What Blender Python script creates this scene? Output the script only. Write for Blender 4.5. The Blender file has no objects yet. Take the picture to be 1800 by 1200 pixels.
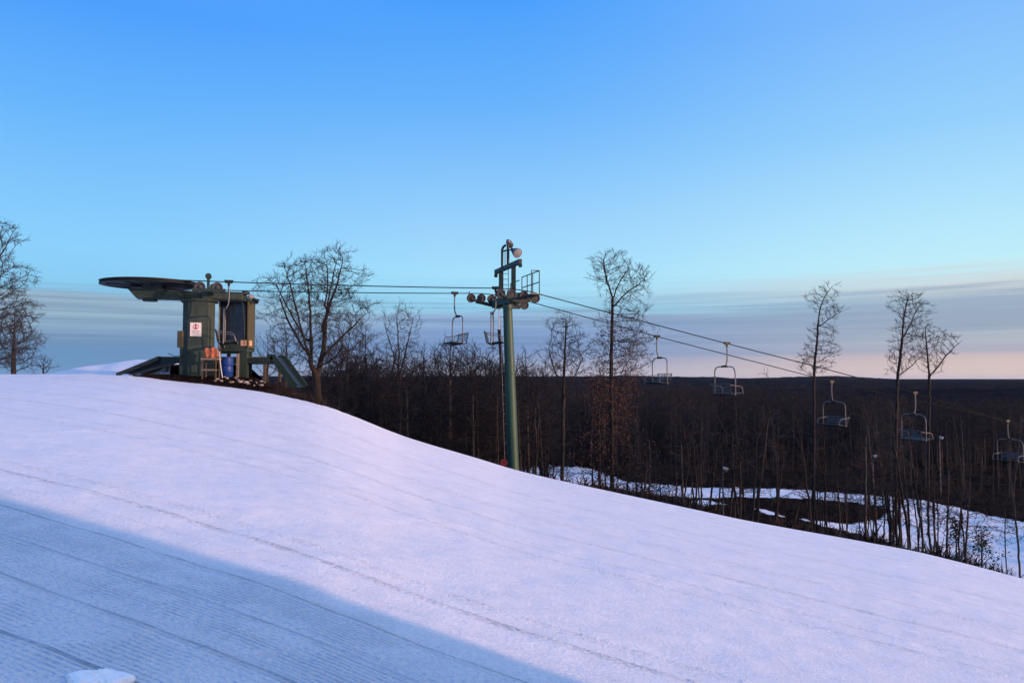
import bpy, math, random
import numpy as np
from mathutils import Vector, Matrix, noise as mnoise
R = math.radians
sc = bpy.context.scene
COL = sc.collection
F = 1400.0
PITCH = math.atan(65 / F)
CP, SP = math.cos(PITCH), math.sin(PITCH)

# ------------------------------------------------------------------ helpers
def P(px, py, Y):
    """point at world depth Y seen in photo pixel (px,py); eye is the origin"""
    u = (px - 900) / F; w = (600 - py) / F
    dy = CP - w * SP; dz = SP + w * CP
    k = Y / dy
    return Vector((u * k, Y, dz * k))

def srgb(r, g, b):
    f = lambda c: (c / 255 / 12.92) if c <= 10.3 else ((c / 255 + .055) / 1.055) ** 2.4
    return (f(r), f(g), f(b), 1)

def tag(o, label=None, cat=None, group=None, kind=None):
    if label: o['label'] = label
    if cat: o['category'] = cat
    if group: o['group'] = group
    if kind: o['kind'] = kind
    return o

def empty(name, loc, rz=0.0):
    o = bpy.data.objects.new(name, None)
    COL.objects.link(o)
    o.location = loc; o.rotation_euler = (0, 0, rz)
    o.empty_display_size = .3
    return o

def mesh_obj(name, me, mat=None, parent=None):
    o = bpy.data.objects.new(name, me)
    COL.objects.link(o)
    if mat is not None: me.materials.append(mat)
    if parent is not None: o.parent = parent
    return o

def copy_tree(o, parent=None):
    c = o.copy(); COL.objects.link(c); c.parent = parent
    for ch in list(o.children):
        copy_tree(ch, c)
    return c

class MB:
    def __init__(s): s.v = []; s.f = []; s.sm = []
    def add(s, vs, fs, smooth=False):
        b = len(s.v); s.v += [tuple(v) for v in vs]
        s.f += [tuple(i + b for i in f) for f in fs]; s.sm += [smooth] * len(fs)
        return s
    def box(s, c, size, rz=0, rot=None, ch=0.0):
        hx, hy, hz = [d / 2 for d in size]
        M = rot if rot is not None else Matrix.Rotation(rz, 3, 'Z')
        c = Vector(c)
        if ch > 0:
            k = ch
            prof = [(-hx + k, -hy), (hx - k, -hy), (hx, -hy + k), (hx, hy - k), (hx - k, hy), (-hx + k, hy), (-hx, hy - k), (-hx, -hy + k)]
        else:
            prof = [(-hx, -hy), (hx, -hy), (hx, hy), (-hx, hy)]
        n = len(prof)
        vs = [c + M @ Vector((x, y, z)) for z in (-hz, hz) for x, y in prof]
        fs = [tuple(range(n - 1, -1, -1)), tuple(range(n, 2 * n))] + [(i, (i + 1) % n, n + (i + 1) % n, n + i) for i in range(n)]
        return s.add(vs, fs)
    def beam(s, a, b, w, h):
        """box section bar from a to b, w horizontal, h vertical"""
        a, b = Vector(a), Vector(b); d = (b - a)
        L = d.length; d.normalize()
        up = Vector((0, 0, 1)) if abs(d.z) < .95 else Vector((0, 1, 0))
        sd = d.cross(up).normalized(); u2 = sd.cross(d).normalized()
        M = Matrix((sd, d, u2)).transposed()
        return s.box((a + b) / 2, (w, L, h), rot=M)
    def tube(s, pts, r, n=8, cap=True):
        pts = [Vector(p) for p in pts]
        rs = r if isinstance(r, (list, tuple)) else [r] * len(pts)
        vs = []; prev = None
        for i, p in enumerate(pts):
            if i == 0: d = pts[1] - pts[0]
            elif i == len(pts) - 1: d = pts[-1] - pts[-2]
            else: d = (pts[i + 1] - p).normalized() + (p - pts[i - 1]).normalized()
            d = d.normalized()
            if prev is None:
                ref = Vector((0, 0, 1)) if abs(d.z) < .9 else Vector((1, 0, 0))
                a = d.cross(ref).normalized()
            else:
                a = (prev - d * prev.dot(d)).normalized()
            prev = a; b = d.cross(a)
            for k in range(n):
                t = 2 * math.pi * k / n
                vs.append(p + (a * math.cos(t) + b * math.sin(t)) * rs[i])
        fs = []
        for i in range(len(pts) - 1):
            for k in range(n):
                fs.append((i * n + k, i * n + (k + 1) % n, (i + 1) * n + (k + 1) % n, (i + 1) * n + k))
        s.add(vs, fs, True)
        if cap:
            m = len(pts) - 1
            s.add(vs[:n], [tuple(range(n - 1, -1, -1))]); s.add(vs[m * n:], [tuple(range(n))])
        return s
    def lathe(s, c, axis, prof, n=24, smooth=True):
        """prof: list of (radius, offset along axis)"""
        c = Vector(c); d = Vector(axis).normalized()
        ref = Vector((0, 0, 1)) if abs(d.z) < .9 else Vector((1, 0, 0))
        a = d.cross(ref).normalized(); b = d.cross(a)
        vs = []; m = len(prof)
        for r_, h in prof:
            for k in range(n):
                t = 2 * math.pi * k / n
                vs.append(c + d * h + (a * math.cos(t) + b * math.sin(t)) * r_)
        fs = [(i * n + k, i * n + (k + 1) % n, (i + 1) * n + (k + 1) % n, (i + 1) * n + k) for i in range(m - 1) for k in range(n)]
        s.add(vs, fs, smooth)
        return s
    def wheel(s, c, axis, r, w, n=20):
        prof = [(r * .22, -w * .7), (r * .25, -w * .7), (r * .25, -w * .25), (r * .72, -w * .2), (r * .76, -w * .5), (r * .98, -w * .5), (r, -w * .42), (r * .9, 0), (r, w * .42), (r * .98, w * .5), (r * .76, w * .5), (r * .72, w * .2), (r * .25, w * .25), (r * .25, w * .7), (r * .001, w * .7)]
        prof[0] = (r * .001, -w * .7)
        return s.lathe(c, axis, prof, n)
    def build(s, name, mat=None, parent=None, bevel=0):
        me = bpy.data.meshes.new(name)
        me.from_pydata(s.v, [], s.f)
        me.polygons.foreach_set('use_smooth', s.sm)
        me.update()
        o = mesh_obj(name, me, mat, parent)
        if bevel:
            m = o.modifiers.new('bevel', 'BEVEL'); m.width = bevel; m.segments = 2; m.limit_method = 'ANGLE'
        return o

SUN_EL = R(8); SUN_AZ = R(113)
sv = Vector((math.sin(SUN_AZ) * math.cos(SUN_EL), math.cos(SUN_AZ) * math.cos(SUN_EL), math.sin(SUN_EL)))

# ------------------------------------------------------------------ materials
def newmat(name):
    m = bpy.data.materials.new(name); m.use_nodes = True
    nt = m.node_tree; nt.nodes.clear()
    out = nt.nodes.new('ShaderNodeOutputMaterial')
    b = nt.nodes.new('ShaderNodeBsdfPrincipled')
    nt.links.new(b.outputs[0], out.inputs[0])
    return m, nt, b

def N(nt, typ, **kw):
    n = nt.nodes.new(typ)
    for k, v in kw.items(): setattr(n, k, v)
    return n

def math_n(nt, op, a, b=None, c=None, clamp=False):
    n = nt.nodes.new('ShaderNodeMath'); n.operation = op; n.use_clamp = clamp
    for i, x in enumerate((a, b, c)):
        if x is None: continue
        if isinstance(x, (int, float)): n.inputs[i].default_value = x
        else: nt.links.new(x, n.inputs[i])
    return n.outputs[0]

def noise_n(nt, vec, scale, detail=4, rough=.55):
    n = nt.nodes.new('ShaderNodeTexNoise')
    n.inputs['Scale'].default_value = scale; n.inputs['Detail'].default_value = detail; n.inputs['Roughness'].default_value = rough
    if vec is not None: nt.links.new(vec, n.inputs['Vector'])
    return n.outputs['Fac']

def ramp_n(nt, fac, stops, interp='LINEAR'):
    n = nt.nodes.new('ShaderNodeValToRGB'); cr = n.color_ramp; cr.interpolation = interp
    while len(cr.elements) < len(stops): cr.elements.new(.5)
    for e, (p, c) in zip(cr.elements, stops):
        e.position = p; e.color = c if len(c) == 4 else (*c, 1)
    nt.links.new(fac, n.inputs[0])
    return n.outputs[0]

def mixc(nt, fac, a, b):
    n = nt.nodes.new('ShaderNodeMix'); n.data_type = 'RGBA'
    for sock, x in ((n.inputs[0], fac), (n.inputs[6], a), (n.inputs[7], b)):
        if isinstance(x, (int, float)): sock.default_value = x
        elif isinstance(x, tuple): sock.default_value = x if len(x) == 4 else (*x, 1)
        else: nt.links.new(x, sock)
    return n.outputs[2]

def simple(name, c1, c2, scale=6, rough=.55, metal=0, bump=.15, streak=None, spec=.4, world=False):
    m, nt, b = newmat(name)
    tc = N(nt, 'ShaderNodeTexCoord')
    vec = tc.outputs['Object']
    if world: vec = N(nt, 'ShaderNodeNewGeometry').outputs['Position']
    if streak:
        mp = N(nt, 'ShaderNodeMapping'); mp.inputs['Scale'].default_value = streak
        nt.links.new(vec, mp.inputs[0]); vec = mp.outputs[0]
    f = noise_n(nt, vec, scale, 6, .6)
    col = ramp_n(nt, f, [(.3, c1), (.7, c2)])
    nt.links.new(col, b.inputs['Base Color'])
    b.inputs['Roughness'].default_value = rough; b.inputs['Metallic'].default_value = metal
    b.inputs['Specular IOR Level'].default_value = spec
    bp = N(nt, 'ShaderNodeBump'); bp.inputs['Strength'].default_value = bump; bp.inputs['Distance'].default_value = .01
    f2 = noise_n(nt, vec, scale * 4, 4)
    nt.links.new(f2, bp.inputs['Height']); nt.links.new(bp.outputs[0], b.inputs['Normal'])
    return m

M = {}
M['green'] = simple('green_paint', (.014, .030, .026), (.036, .062, .046), 5, .6, streak=(1, 1, .16))
M['tower_green'] = simple('tower_green_paint', (.015, .060, .048), (.036, .098, .070), 5, .5, streak=(1, 1, .10))
M['dark_green'] = simple('dark_green_steel', (.008, .022, .020), (.015, .036, .030), 4, .55)
M['dark_steel'] = simple('dark_steel', (.006, .009, .011), (.014, .018, .021), 8, .5, .3)
M['steel'] = simple('galvanised_steel', (.10, .11, .12), (.19, .20, .21), 8, .45, .6)
M['chair_steel'] = simple('chair_tube', (.08, .09, .10), (.14, .15, .16), 8, .4, .5)
M['slat'] = simple('seat_slats', (.05, .065, .075), (.09, .11, .12), 5, .6)
M['rubber'] = simple('sheave_rubber', (.030, .030, .036), (.06, .06, .066), 10, .7)
M['rope'] = simple('wire_rope', (.010, .012, .013), (.022, .025, .026), 30, .8, 0, spec=.1)
M['wood'] = simple('weathered_wood', (.05, .042, .034), (.12, .10, .075), 3, .8, bump=.4, streak=(.3, 4, 4))
M['pale_wood'] = simple('pale_wood', (.16, .14, .11), (.26, .22, .17), 4, .8, bump=.4)
M['booth_wood'] = simple('olive_cladding', (.05, .052, .026), (.095, .085, .038), 4, .7, streak=(4, 4, .4))
M['glass'] = simple('dark_glass', (.006, .012, .022), (.012, .022, .035), 2, .12, spec=.6, bump=0)
M['blue'] = simple('blue_plastic', (.006, .035, .19), (.010, .055, .27), 4, .4)
M['orange'] = simple('orange_vinyl', (.26, .075, .035), (.50, .17, .08), 5, .6)
M['red'] = simple('red_pad', (.07, .004, .007), (.12, .008, .012), 4, .6)
M['white'] = simple('white_enamel', (.60, .60, .60), (.74, .74, .73), 6, .5)
M['sign_red'] = simple('sign_red', (.35, .02, .05), (.42, .03, .06), 6, .5)
M['ink'] = simple('sign_ink', (.05, .05, .055), (.08, .08, .08), 6, .6)
M['peach'] = simple('peach_board', (.50, .32, .20), (.62, .42, .28), 8, .6)
M['rock'] = simple('pale_rock', (.22, .19, .16), (.46, .40, .34), 5, .9, bump=.6)
M['bark'] = simple('grey_bark', (.016, .013, .014), (.034, .029, .029), 4, .9, bump=.5, streak=(3, 3, .5))
M['bark_dark'] = simple('dark_bark', (.013, .011, .011), (.034, .028, .026), 4, .9, bump=.5, streak=(3, 3, .5))
M['bark_pale'] = simple('pale_bark', (.034, .030, .030), (.066, .058, .056), 4, .9, bump=.5, streak=(3, 3, .5))
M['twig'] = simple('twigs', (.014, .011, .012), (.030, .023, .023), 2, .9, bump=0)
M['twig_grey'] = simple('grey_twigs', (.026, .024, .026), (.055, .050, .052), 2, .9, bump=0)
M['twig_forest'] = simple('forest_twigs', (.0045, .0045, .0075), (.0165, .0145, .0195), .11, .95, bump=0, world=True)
M['leaf'] = simple('withered_leaves', (.05, .020, .010), (.115, .050, .022), 1.2, .8, bump=0)
M['needle'] = simple('dark_needles', (.006, .010, .008), (.014, .020, .014), 2, .8, bump=0)
M['snowblock'] = simple('clean_snow', (.88, .90, .92), (.93, .94, .95), 8, .5, bump=.5)
M['lamp_glass'] = simple('lamp_lens', (.16, .17, .19), (.30, .31, .33), 8, .2)
M['siding'] = simple('brown_siding', (.09, .055, .035), (.15, .095, .06), 3, .8, streak=(1, 1, 9))
M['roofing'] = simple('grey_roofing', (.06, .06, .065), (.10, .10, .105), 5, .8)

# snow + forest floor ground
def ground_material():
    m, nt, b = newmat('ground_snow_and_earth')
    L = nt.links
    geo = N(nt, 'ShaderNodeNewGeometry'); pos = geo.outputs['Position']
    at = N(nt, 'ShaderNodeAttribute'); at.attribute_name = 'snow'
    gr = N(nt, 'ShaderNodeAttribute'); gr.attribute_name = 'groomed'
    # groom-aligned coordinates
    def dot(v):
        n = N(nt, 'ShaderNodeVectorMath', operation='DOT_PRODUCT'); L.new(pos, n.inputs[0]); n.inputs[1].default_value = v
        return n.outputs['Value']
    along = dot((.905, -.425, 0)); across = dot((.425, .905, 0))
    wn = noise_n(nt, pos, .22, 2)
    acw = math_n(nt, 'ADD', across, math_n(nt, 'MULTIPLY', math_n(nt, 'SUBTRACT', wn, .5), .22))
    fine = noise_n(nt, pos, 26, 5, .65)
    grain = noise_n(nt, pos, 90, 3, .7)
    med = noise_n(nt, pos, 3.2, 5, .6)
    big = noise_n(nt, pos, .5, 3, .5)
    # corduroy
    cord = math_n(nt, 'SINE', math_n(nt, 'MULTIPLY', acw, 2 * math.pi / .048))
    cordm = ramp_n(nt, noise_n(nt, pos, 1.3, 4, .6), [(.42, (0, 0, 0, 1)), (.58, (1, 1, 1, 1))])
    cordh = math_n(nt, 'MULTIPLY', math_n(nt, 'MULTIPLY', cord, cordm), .0085)
    # pass lines: ridge + groove
    ac2 = math_n(nt, 'ADD', acw, math_n(nt, 'MULTIPLY', math_n(nt, 'SINE', math_n(nt, 'MULTIPLY', acw, 1.15)), .55))
    def lines(period, width, off, hgt):
        fr = math_n(nt, 'FRACT', math_n(nt, 'ADD', math_n(nt, 'DIVIDE', ac2 if period > 1 else acw, period), off))
        d = math_n(nt, 'ABSOLUTE', math_n(nt, 'SUBTRACT', fr, .5))
        k = math_n(nt, 'SUBTRACT', 1, math_n(nt, 'DIVIDE', d, width / period), clamp=True)
        return math_n(nt, 'MULTIPLY', k, hgt)
    breakup = ramp_n(nt, noise_n(nt, pos, 2.1, 4, .65), [(.36, (0, 0, 0, 1)), (.62, (1, 1, 1, 1))])
    cv = N(nt, 'ShaderNodeCombineXYZ'); L.new(math_n(nt, 'MULTIPLY', acw, 3.2), cv.inputs[0]); L.new(math_n(nt, 'MULTIPLY', along, .10), cv.inputs[1])
    streak = noise_n(nt, cv.outputs[0], 1.0, 5, .62)
    cv2 = N(nt, 'ShaderNodeCombineXYZ'); L.new(math_n(nt, 'MULTIPLY', acw, .55), cv2.inputs[0]); L.new(math_n(nt, 'MULTIPLY', along, .03), cv2.inputs[1])
    streak2 = noise_n(nt, cv2.outputs[0], 1.0, 3, .5)
    h = math_n(nt, 'ADD', lines(.64, .024, .1, -.028), lines(.64, .035, .155, .030))
    h = math_n(nt, 'MULTIPLY', h, math_n(nt, 'ADD', .35, math_n(nt, 'MULTIPLY', breakup, .65)))
    h2 = math_n(nt, 'ADD', math_n(nt, 'ADD', math_n(nt, 'ADD', lines(2.9, .07, .37, .028), lines(2.9, .06, .43, .018)), math_n(nt, 'MULTIPLY', lines(2.9, .16, .40, -.022), ramp_n(nt, noise_n(nt, pos, 7, 4, .7), [(.35, (.25, .25, .25, 1)), (.62, (1, 1, 1, 1))]))), math_n(nt, 'ADD', math_n(nt, 'ADD', lines(3.7, .08, .83, .022), lines(3.7, .08, .87, -.016)), math_n(nt, 'ADD', lines(5.3, .10, .22, .024), lines(5.3, .09, .25, -.016))))
    rag = ramp_n(nt, noise_n(nt, pos, 11, 4, .75), [(.34, (.0, .0, .0, 1)), (.66, (1, 1, 1, 1))])
    h2 = math_n(nt, 'MULTIPLY', math_n(nt, 'MULTIPLY', h2, math_n(nt, 'ADD', .52, math_n(nt, 'MULTIPLY', breakup, .7))), math_n(nt, 'ADD', .08, rag))
    near = gr.outputs['Fac']
    h = math_n(nt, 'MULTIPLY', h, near)
    h = math_n(nt, 'ADD', h, h2)
    h = math_n(nt, 'ADD', h, math_n(nt, 'MULTIPLY', cordh, near))
    h = math_n(nt, 'ADD', h, math_n(nt, 'MULTIPLY', streak, .030))
    h = math_n(nt, 'ADD', h, math_n(nt, 'MULTIPLY', streak2, .07))
    h = math_n(nt, 'ADD', h, math_n(nt, 'MULTIPLY', fine, math_n(nt, 'ADD', .0085, math_n(nt, 'MULTIPLY', near, .020))))
    h = math_n(nt, 'ADD', h, math_n(nt, 'MULTIPLY', grain, math_n(nt, 'ADD', .003, math_n(nt, 'MULTIPLY', near, .002))))
    h = math_n(nt, 'ADD', h, math_n(nt, 'MULTIPLY', med, .020))
    h = math_n(nt, 'ADD', h, math_n(nt, 'MULTIPLY', big, .08))
    bp = N(nt, 'ShaderNodeBump'); bp.inputs['Strength'].default_value = 1; bp.inputs['Distance'].default_value = 1.0
    L.new(h, bp.inputs['Height'])
    # colours
    snowc = ramp_n(nt, math_n(nt, 'ADD', math_n(nt, 'MULTIPLY', fine, .5), math_n(nt, 'MULTIPLY', med, .5)), [(.3, (.70, .695, .72, 1)), (.7, (.87, .855, .87, 1))])
    # loose bright grains; relief shading and shade blue painted into denser, packed snow
    cv3 = N(nt, 'ShaderNodeCombineXYZ'); L.new(math_n(nt, 'MULTIPLY', acw, 70), cv3.inputs[0]); L.new(math_n(nt, 'MULTIPLY', along, 22), cv3.inputs[1])
    gr3 = noise_n(nt, cv3.outputs[0], 1.0, 4, .7)
    gr3 = math_n(nt, 'ADD', gr3, math_n(nt, 'MULTIPLY', math_n(nt, 'MULTIPLY', cord, cordm), .10))
    packed_shade = math_n(nt, 'MULTIPLY', math_n(nt, 'SUBTRACT', 1, ramp_n(nt, gr3, [(.38, (0, 0, 0, 1)), (.50, (1, 1, 1, 1))])), math_n(nt, 'MULTIPLY', math_n(nt, 'SUBTRACT', near, .12), 1.0))
    snowc = mixc(nt, packed_shade, snowc, (.38, .53, .74, 1))
    icy_groove_shade = math_n(nt, 'ADD', math_n(nt, 'MULTIPLY', math_n(nt, 'ADD', lines(.64, .014, .1, .8), lines(.455, .011, .27, .6)), math_n(nt, 'SUBTRACT', near, .12), clamp=True), math_n(nt, 'MULTIPLY', math_n(nt, 'ADD', lines(2.9, .16, .40, .06), lines(3.7, .12, .87, .05)), breakup), clamp=True)  # icy grooves, their crease darkening painted into the colour
    snowc = mixc(nt, icy_groove_shade, snowc, (.36, .46, .60, 1))
    dn = noise_n(nt, pos, 1.6, 6, .65)
    dirt = ramp_n(nt, dn, [(.30, (.004, .003, .0035, 1)), (.55, (.013, .009, .008, 1)), (.78, (.045, .028, .018, 1))])
    edge = math_n(nt, 'ADD', at.outputs['Fac'], math_n(nt, 'MULTIPLY', math_n(nt, 'SUBTRACT', noise_n(nt, pos, .9, 6, .68), .5), 1.1))
    msk = ramp_n(nt, edge, [(.47, (0, 0, 0, 1)), (.53, (1, 1, 1, 1))])
    L.new(mixc(nt, msk, dirt, snowc), b.inputs['Base Color'])
    L.new(bp.outputs[0], b.inputs['Normal'])
    b.inputs['Roughness'].default_value = .75
    L.new(math_n(nt, 'MULTIPLY', msk, .25), b.inputs['Specular IOR Level'])
    return m
M['ground'] = ground_material()

def hills_material():
    m, nt, b = newmat('wooded_hills')
    geo = N(nt, 'ShaderNodeNewGeometry'); pos = geo.outputs['Position']
    f = noise_n(nt, pos, .012, 8, .7); g = noise_n(nt, pos, .10, 5, .7)
    c = ramp_n(nt, math_n(nt, 'MULTIPLY', f, g), [(.16, (.0015, .003, .007, 1)), (.26, (.004, .006, .011, 1)), (.38, (.012, .012, .016, 1))])
    nt.links.new(c, b.inputs['Base Color']); b.inputs['Roughness'].default_value = 1; b.inputs['Specular IOR Level'].default_value = 0
    return m
M['hills'] = hills_material()

# ------------------------------------------------------------------ terrain
A, B = -.185, -.054
EYE = 1.65
FLOOR = -13.5
_spx = np.array([-500, -200, 0, 150, 235, 300, 380, 450, 510, 560, 600, 650, 700, 760, 830, 900, 960, 1000, 1100, 1200, 1300, 1400, 1500, 1600, 1700, 1800, 2100, 2600.])
_spy = np.array([652, 656, 658, 658, 661, 669, 677, 686, 698, 709, 723, 743, 765, 784, 804, 826, 841, 850, 872, 894, 916, 935, 953, 972, 997, 1025, 1100, 1230.])
_sye = np.array([26, 27, 27, 27.5, 28, 28.2, 28.5, 28.5, 28.2, 27.8, 27.5, 27.2, 27, 27, 27, 27, 26.4, 26, 25, 24, 23, 22.8, 22.5, 21.8, 20.8, 19.5, 17.5, 15.])
def v_of(py):
    w = (600 - py) / F
    return (SP + w * CP) / (CP - w * SP)
_phi = np.arctan((_spx - 900) / F)
_v = v_of(_spy)
_tanphi = (_spx - 900) / F
_ze = _v * _sye
_Re = _sye / np.cos(_phi)
_delta = (_ze - (-EYE + A * _sye * _tanphi + B * _sye)) / _Re   # extra slope needed at the brow
# fade out beyond frame
_phi_e = np.concatenate([[-math.pi, -1.5], _phi, [1.35, math.pi]])
_del_e = np.concatenate([[0, 0], _delta, [0, 0]])
_Re_e = np.concatenate([[30, 30], _Re, [22, 22]])

def smooth(x, a, b):
    t = np.clip((x - a) / (b - a), 0, 1)
    return t * t * (3 - 2 * t)

def vnoise(x, y, s, seed=0):
    """cheap smooth value noise, vectorised"""
    x = x / s + seed * 17.3; y = y / s + seed * 9.1
    xi = np.floor(x); yi = np.floor(y); xf = x - xi; yf = y - yi
    def h(a, b):
        t = np.sin(a * 127.1 + b * 311.7 + seed * 74.7) * 43758.5453
        return t - np.floor(t)
    u = xf * xf * (3 - 2 * xf); w = yf * yf * (3 - 2 * yf)
    return (h(xi, yi) * (1 - u) + h(xi + 1, yi) * u) * (1 - w) + (h(xi, yi + 1) * (1 - u) + h(xi + 1, yi + 1) * u) * w - .5

def brow(phi):
    # smooth interpolation of the tables
    acc_d = 0; acc_r = 0
    ks = [-.02, -.01, 0, .01, .02]; ws = [1, 2, 3, 2, 1]
    for k, w in zip(ks, ws):
        acc_d = acc_d + w * np.interp(phi + k, _phi_e, _del_e)
        acc_r = acc_r + w * np.interp(phi + k, _phi_e, _Re_e)
    return acc_d / 9, acc_r / 9

def ground(x, y):
    x = np.asarray(x, float); y = np.asarray(y, float)
    r = np.hypot(x, y); phi = np.arctan2(x, y)
    d, re = brow(phi)
    px = 900 + F * np.tan(np.clip(phi, -1.2, 1.2))
    t = np.clip(r / re, 0, 1)
    wgt = smooth(t, -.1, 1.0) * .6 + t * .4
    sl = A * np.sin(phi) + B * np.cos(phi)
    rr = np.minimum(r, re)
    z = -EYE + sl * rr + d * rr * wgt
    z = z + (.018 * vnoise(x, y, .55, 21) + .010 * vnoise(x, y, .23, 22) + .03 * vnoise(x, y, 1.9, 23)) * smooth(r, 1.5, 4) * smooth(r, 20, 12)
    # beyond the brow
    o = np.maximum(r - re, 0)
    s0 = np.clip(sl + d, -.4, .02)
    m = .42
    Lr = 5.0
    oo = np.minimum(o, Lr)
    drop = (m + s0) * oo * oo / (2 * Lr) + (m + s0) * np.maximum(o - Lr, 0)
    zz = z + s0 * o - drop
    # station plateau
    pl = np.interp(px, [-400, 0, 200, 300, 400, 450, 490, 530, 570, 620], [.15, .12, .10, .12, .06, -.08, -.32, -.80, -1.45, -2.6])
    ppl = pl - .02 * np.maximum(o - 3, 0)
    ppl = ppl + .55 * np.exp(-((y - 33.2) / 1.1) ** 2) * smooth(px, 235, 320) * smooth(px, 475, 430)
    wp = smooth(px, 700, 560) * smooth(o, 8.5 + 6 * smooth(px, 300, 100), 5.0) * smooth(o, 0, 2.0)
    wp = np.where(np.abs(phi) > 1.0, 0, wp)
    z = np.where(o > 0, zz * (1 - wp) + ppl * wp, z)
    # left of the frame the hill falls gently behind
    fl = FLOOR + 1.2 * vnoise(x, y, 22, 1) + .5 * vnoise(x, y, 7, 2) + 2.5 * smooth(px, 900, 500)
    # smooth max with floor
    k = 2.0
    z2 = np.logaddexp(z / k, fl / k) * k
    z = np.where(r > re, z2, z)
    # snow heap behind the lift station
    g1 = np.exp(-(((x + 15.2) / 6.4) ** 2 + ((y - 39) / 3.6) ** 2))
    hp = 1.15 * g1
    base = smooth(px, 475, 425) * smooth(r, 30, 34) * smooth(r, 62, 50) * (np.abs(phi) < 1.0)
    z = np.maximum(z, np.where(base > .01, (-.1 + hp * (1 + .25 * vnoise(x, y, 1.3, 5))) * base + z * (1 - base), -99))
    z = z + np.where(r > re + .5, .22 * vnoise(x, y, 1.7, 3) + .10 * vnoise(x, y, .7, 4), 0) * smooth(r, re + .5, re + 5)
    return z

def G(x, y): return float(ground(np.array([x]), np.array([y]))[0])

# masks ------------------------------------------------------------
def poly_sd(x, y, poly):
    """signed distance, positive inside"""
    inside = np.zeros(x.shape, bool); dmin = np.full(x.shape, 1e9)
    n = len(poly)
    for i in range(n):
        x0, y0 = poly[i]; x1, y1 = poly[(i + 1) % n]
        ex, ey = x1 - x0, y1 - y0
        t = np.clip(((x - x0) * ex + (y - y0) * ey) / (ex * ex + ey * ey + 1e-9), 0, 1)
        dmin = np.minimum(dmin, np.hypot(x - x0 - t * ex, y - y0 - t * ey))
        c = ((y0 > y) != (y1 > y)) & (x < (x1 - x0) * (y - y0) / (y1 - y0 + 1e-12) + x0)
        inside ^= c
    return np.where(inside, dmin, -dmin)

def onfloor(px, py, z=FLOOR + .3):
    v = float(v_of(py)); Y = z / v
    return (float((px - 900) / F * Y), Y)
trail = [onfloor(*q) for q in [(905, 822), (960, 812), (1040, 818), (1100, 838), (1200, 849), (1300, 853), (1420, 857), (1500, 863), (1580, 868), (1680, 880), (1760, 898), (1860, 925), (2050, 985), (2100, 1120), (1900, 1040), (1800, 1003), (1700, 985), (1640, 962), (1560, 936), (1490, 925), (1440, 916), (1390, 905), (1480, 912), (1540, 904), (1562, 892), (1545, 882), (1500, 874), (1400, 869), (1300, 868), (1240, 872), (1160, 868), (1060, 850), (990, 846), (920, 836)]]
patch1 = [onfloor(*q) for q in [(1205, 880), (1240, 876), (1270, 884), (1240, 890)]]
patch2 = [onfloor(*q) for q in [(1320, 892), (1360, 896), (1372, 906), (1345, 903)]]

def masks(x, y):
    r = np.hypot(x, y); phi = np.arctan2(x, y)
    d, re = brow(phi)
    px = 900 + F * np.tan(np.clip(phi, -1.2, 1.2))
    # piste
    off = np.interp(px, [0, 235, 300, 560, 620, 900, 960, 1000, 2000], [99, .2, -.15, -.1, .7, .9, 2.5, 1.2, .9])
    s = .5 + np.clip((re + off - r) * 1.6, -3, 3)
    behind = np.abs(phi) > 1.05
    s = np.where(behind, 3, s)
    # heap zone stays snow on the left
    heap = .5 + np.clip(np.minimum((440 - px) / 30., (r - 36) * .8), -3, 3)
    heap = np.where(px < 300, 3, heap)
    s = np.maximum(s, np.where((r < 70) & (r > 33.5) & (px < 470), heap, -3))
    s = np.where((px < 235) & (r < 60), 3, s)
    for pg, k in ((trail, .28), (patch1, .4), (patch2, .4)):
        s = np.maximum(s, .5 + np.clip(poly_sd(x, y, pg) * k, -3, 3))
    return s

def build_ground():
    ph = np.concatenate([np.linspace(-180, -46, 60)[:-1], np.linspace(-46, 46, 420), np.linspace(46, 180, 60)[1:]]) * math.pi / 180
    rr = np.concatenate([[.02], np.geomspace(.5, 18, 190), np.arange(18.2, 40, .22), np.arange(40, 125, .6), np.geomspace(125.6, 420, 40)])
    PH, RR = np.meshgrid(ph, rr)
    x = RR * np.sin(PH); y = RR * np.cos(PH)
    z = ground(x, y)
    s = masks(x, y)
    nr, nc = x.shape
    me = bpy.data.meshes.new('ground')
    co = np.stack([x, y, z], -1).reshape(-1, 3).astype(np.float32)
    idx = np.arange(nr * nc).reshape(nr, nc)
    q = np.stack([idx[:-1, :-1], idx[:-1, 1:], idx[1:, 1:], idx[1:, :-1]], -1).reshape(-1, 4)[:, ::-1]
    fill_mesh(me, co, q)
    a = me.attributes.new('snow', 'FLOAT', 'POINT'); a.data.foreach_set('value', s.reshape(-1).astype(np.float32))
    # freshly groomed (rough corduroy) zone nearest to the viewer, also masking the painted shade tint
    ac = .425 * x + .905 * y
    g = smooth(ac, 5.6, 4.4)
    a = me.attributes.new('groomed', 'FLOAT', 'POINT'); a.data.foreach_set('value', (.15 + .85 * g).reshape(-1).astype(np.float32))
    o = mesh_obj('ground', me, M['ground'])
    tag(o, kind='structure')
    return o

def fill_mesh(me, co, q, smooth_=True):
    nv = len(co); nf = len(q); k = q.shape[1]
    me.vertices.add(nv); me.vertices.foreach_set('co', np.ascontiguousarray(co, np.float32).reshape(-1))
    me.loops.add(nf * k); me.loops.foreach_set('vertex_index', np.ascontiguousarray(q, np.int32).reshape(-1))
    me.polygons.add(nf); me.polygons.foreach_set('loop_start', np.arange(0, nf * k, k, dtype=np.int32))
    me.polygons.foreach_set('loop_total', np.full(nf, k, dtype=np.int32))
    me.polygons.foreach_set('use_smooth', np.full(nf, smooth_, dtype=bool))
    me.update(calc_edges=True)
    me.validate()

build_ground()

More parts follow.
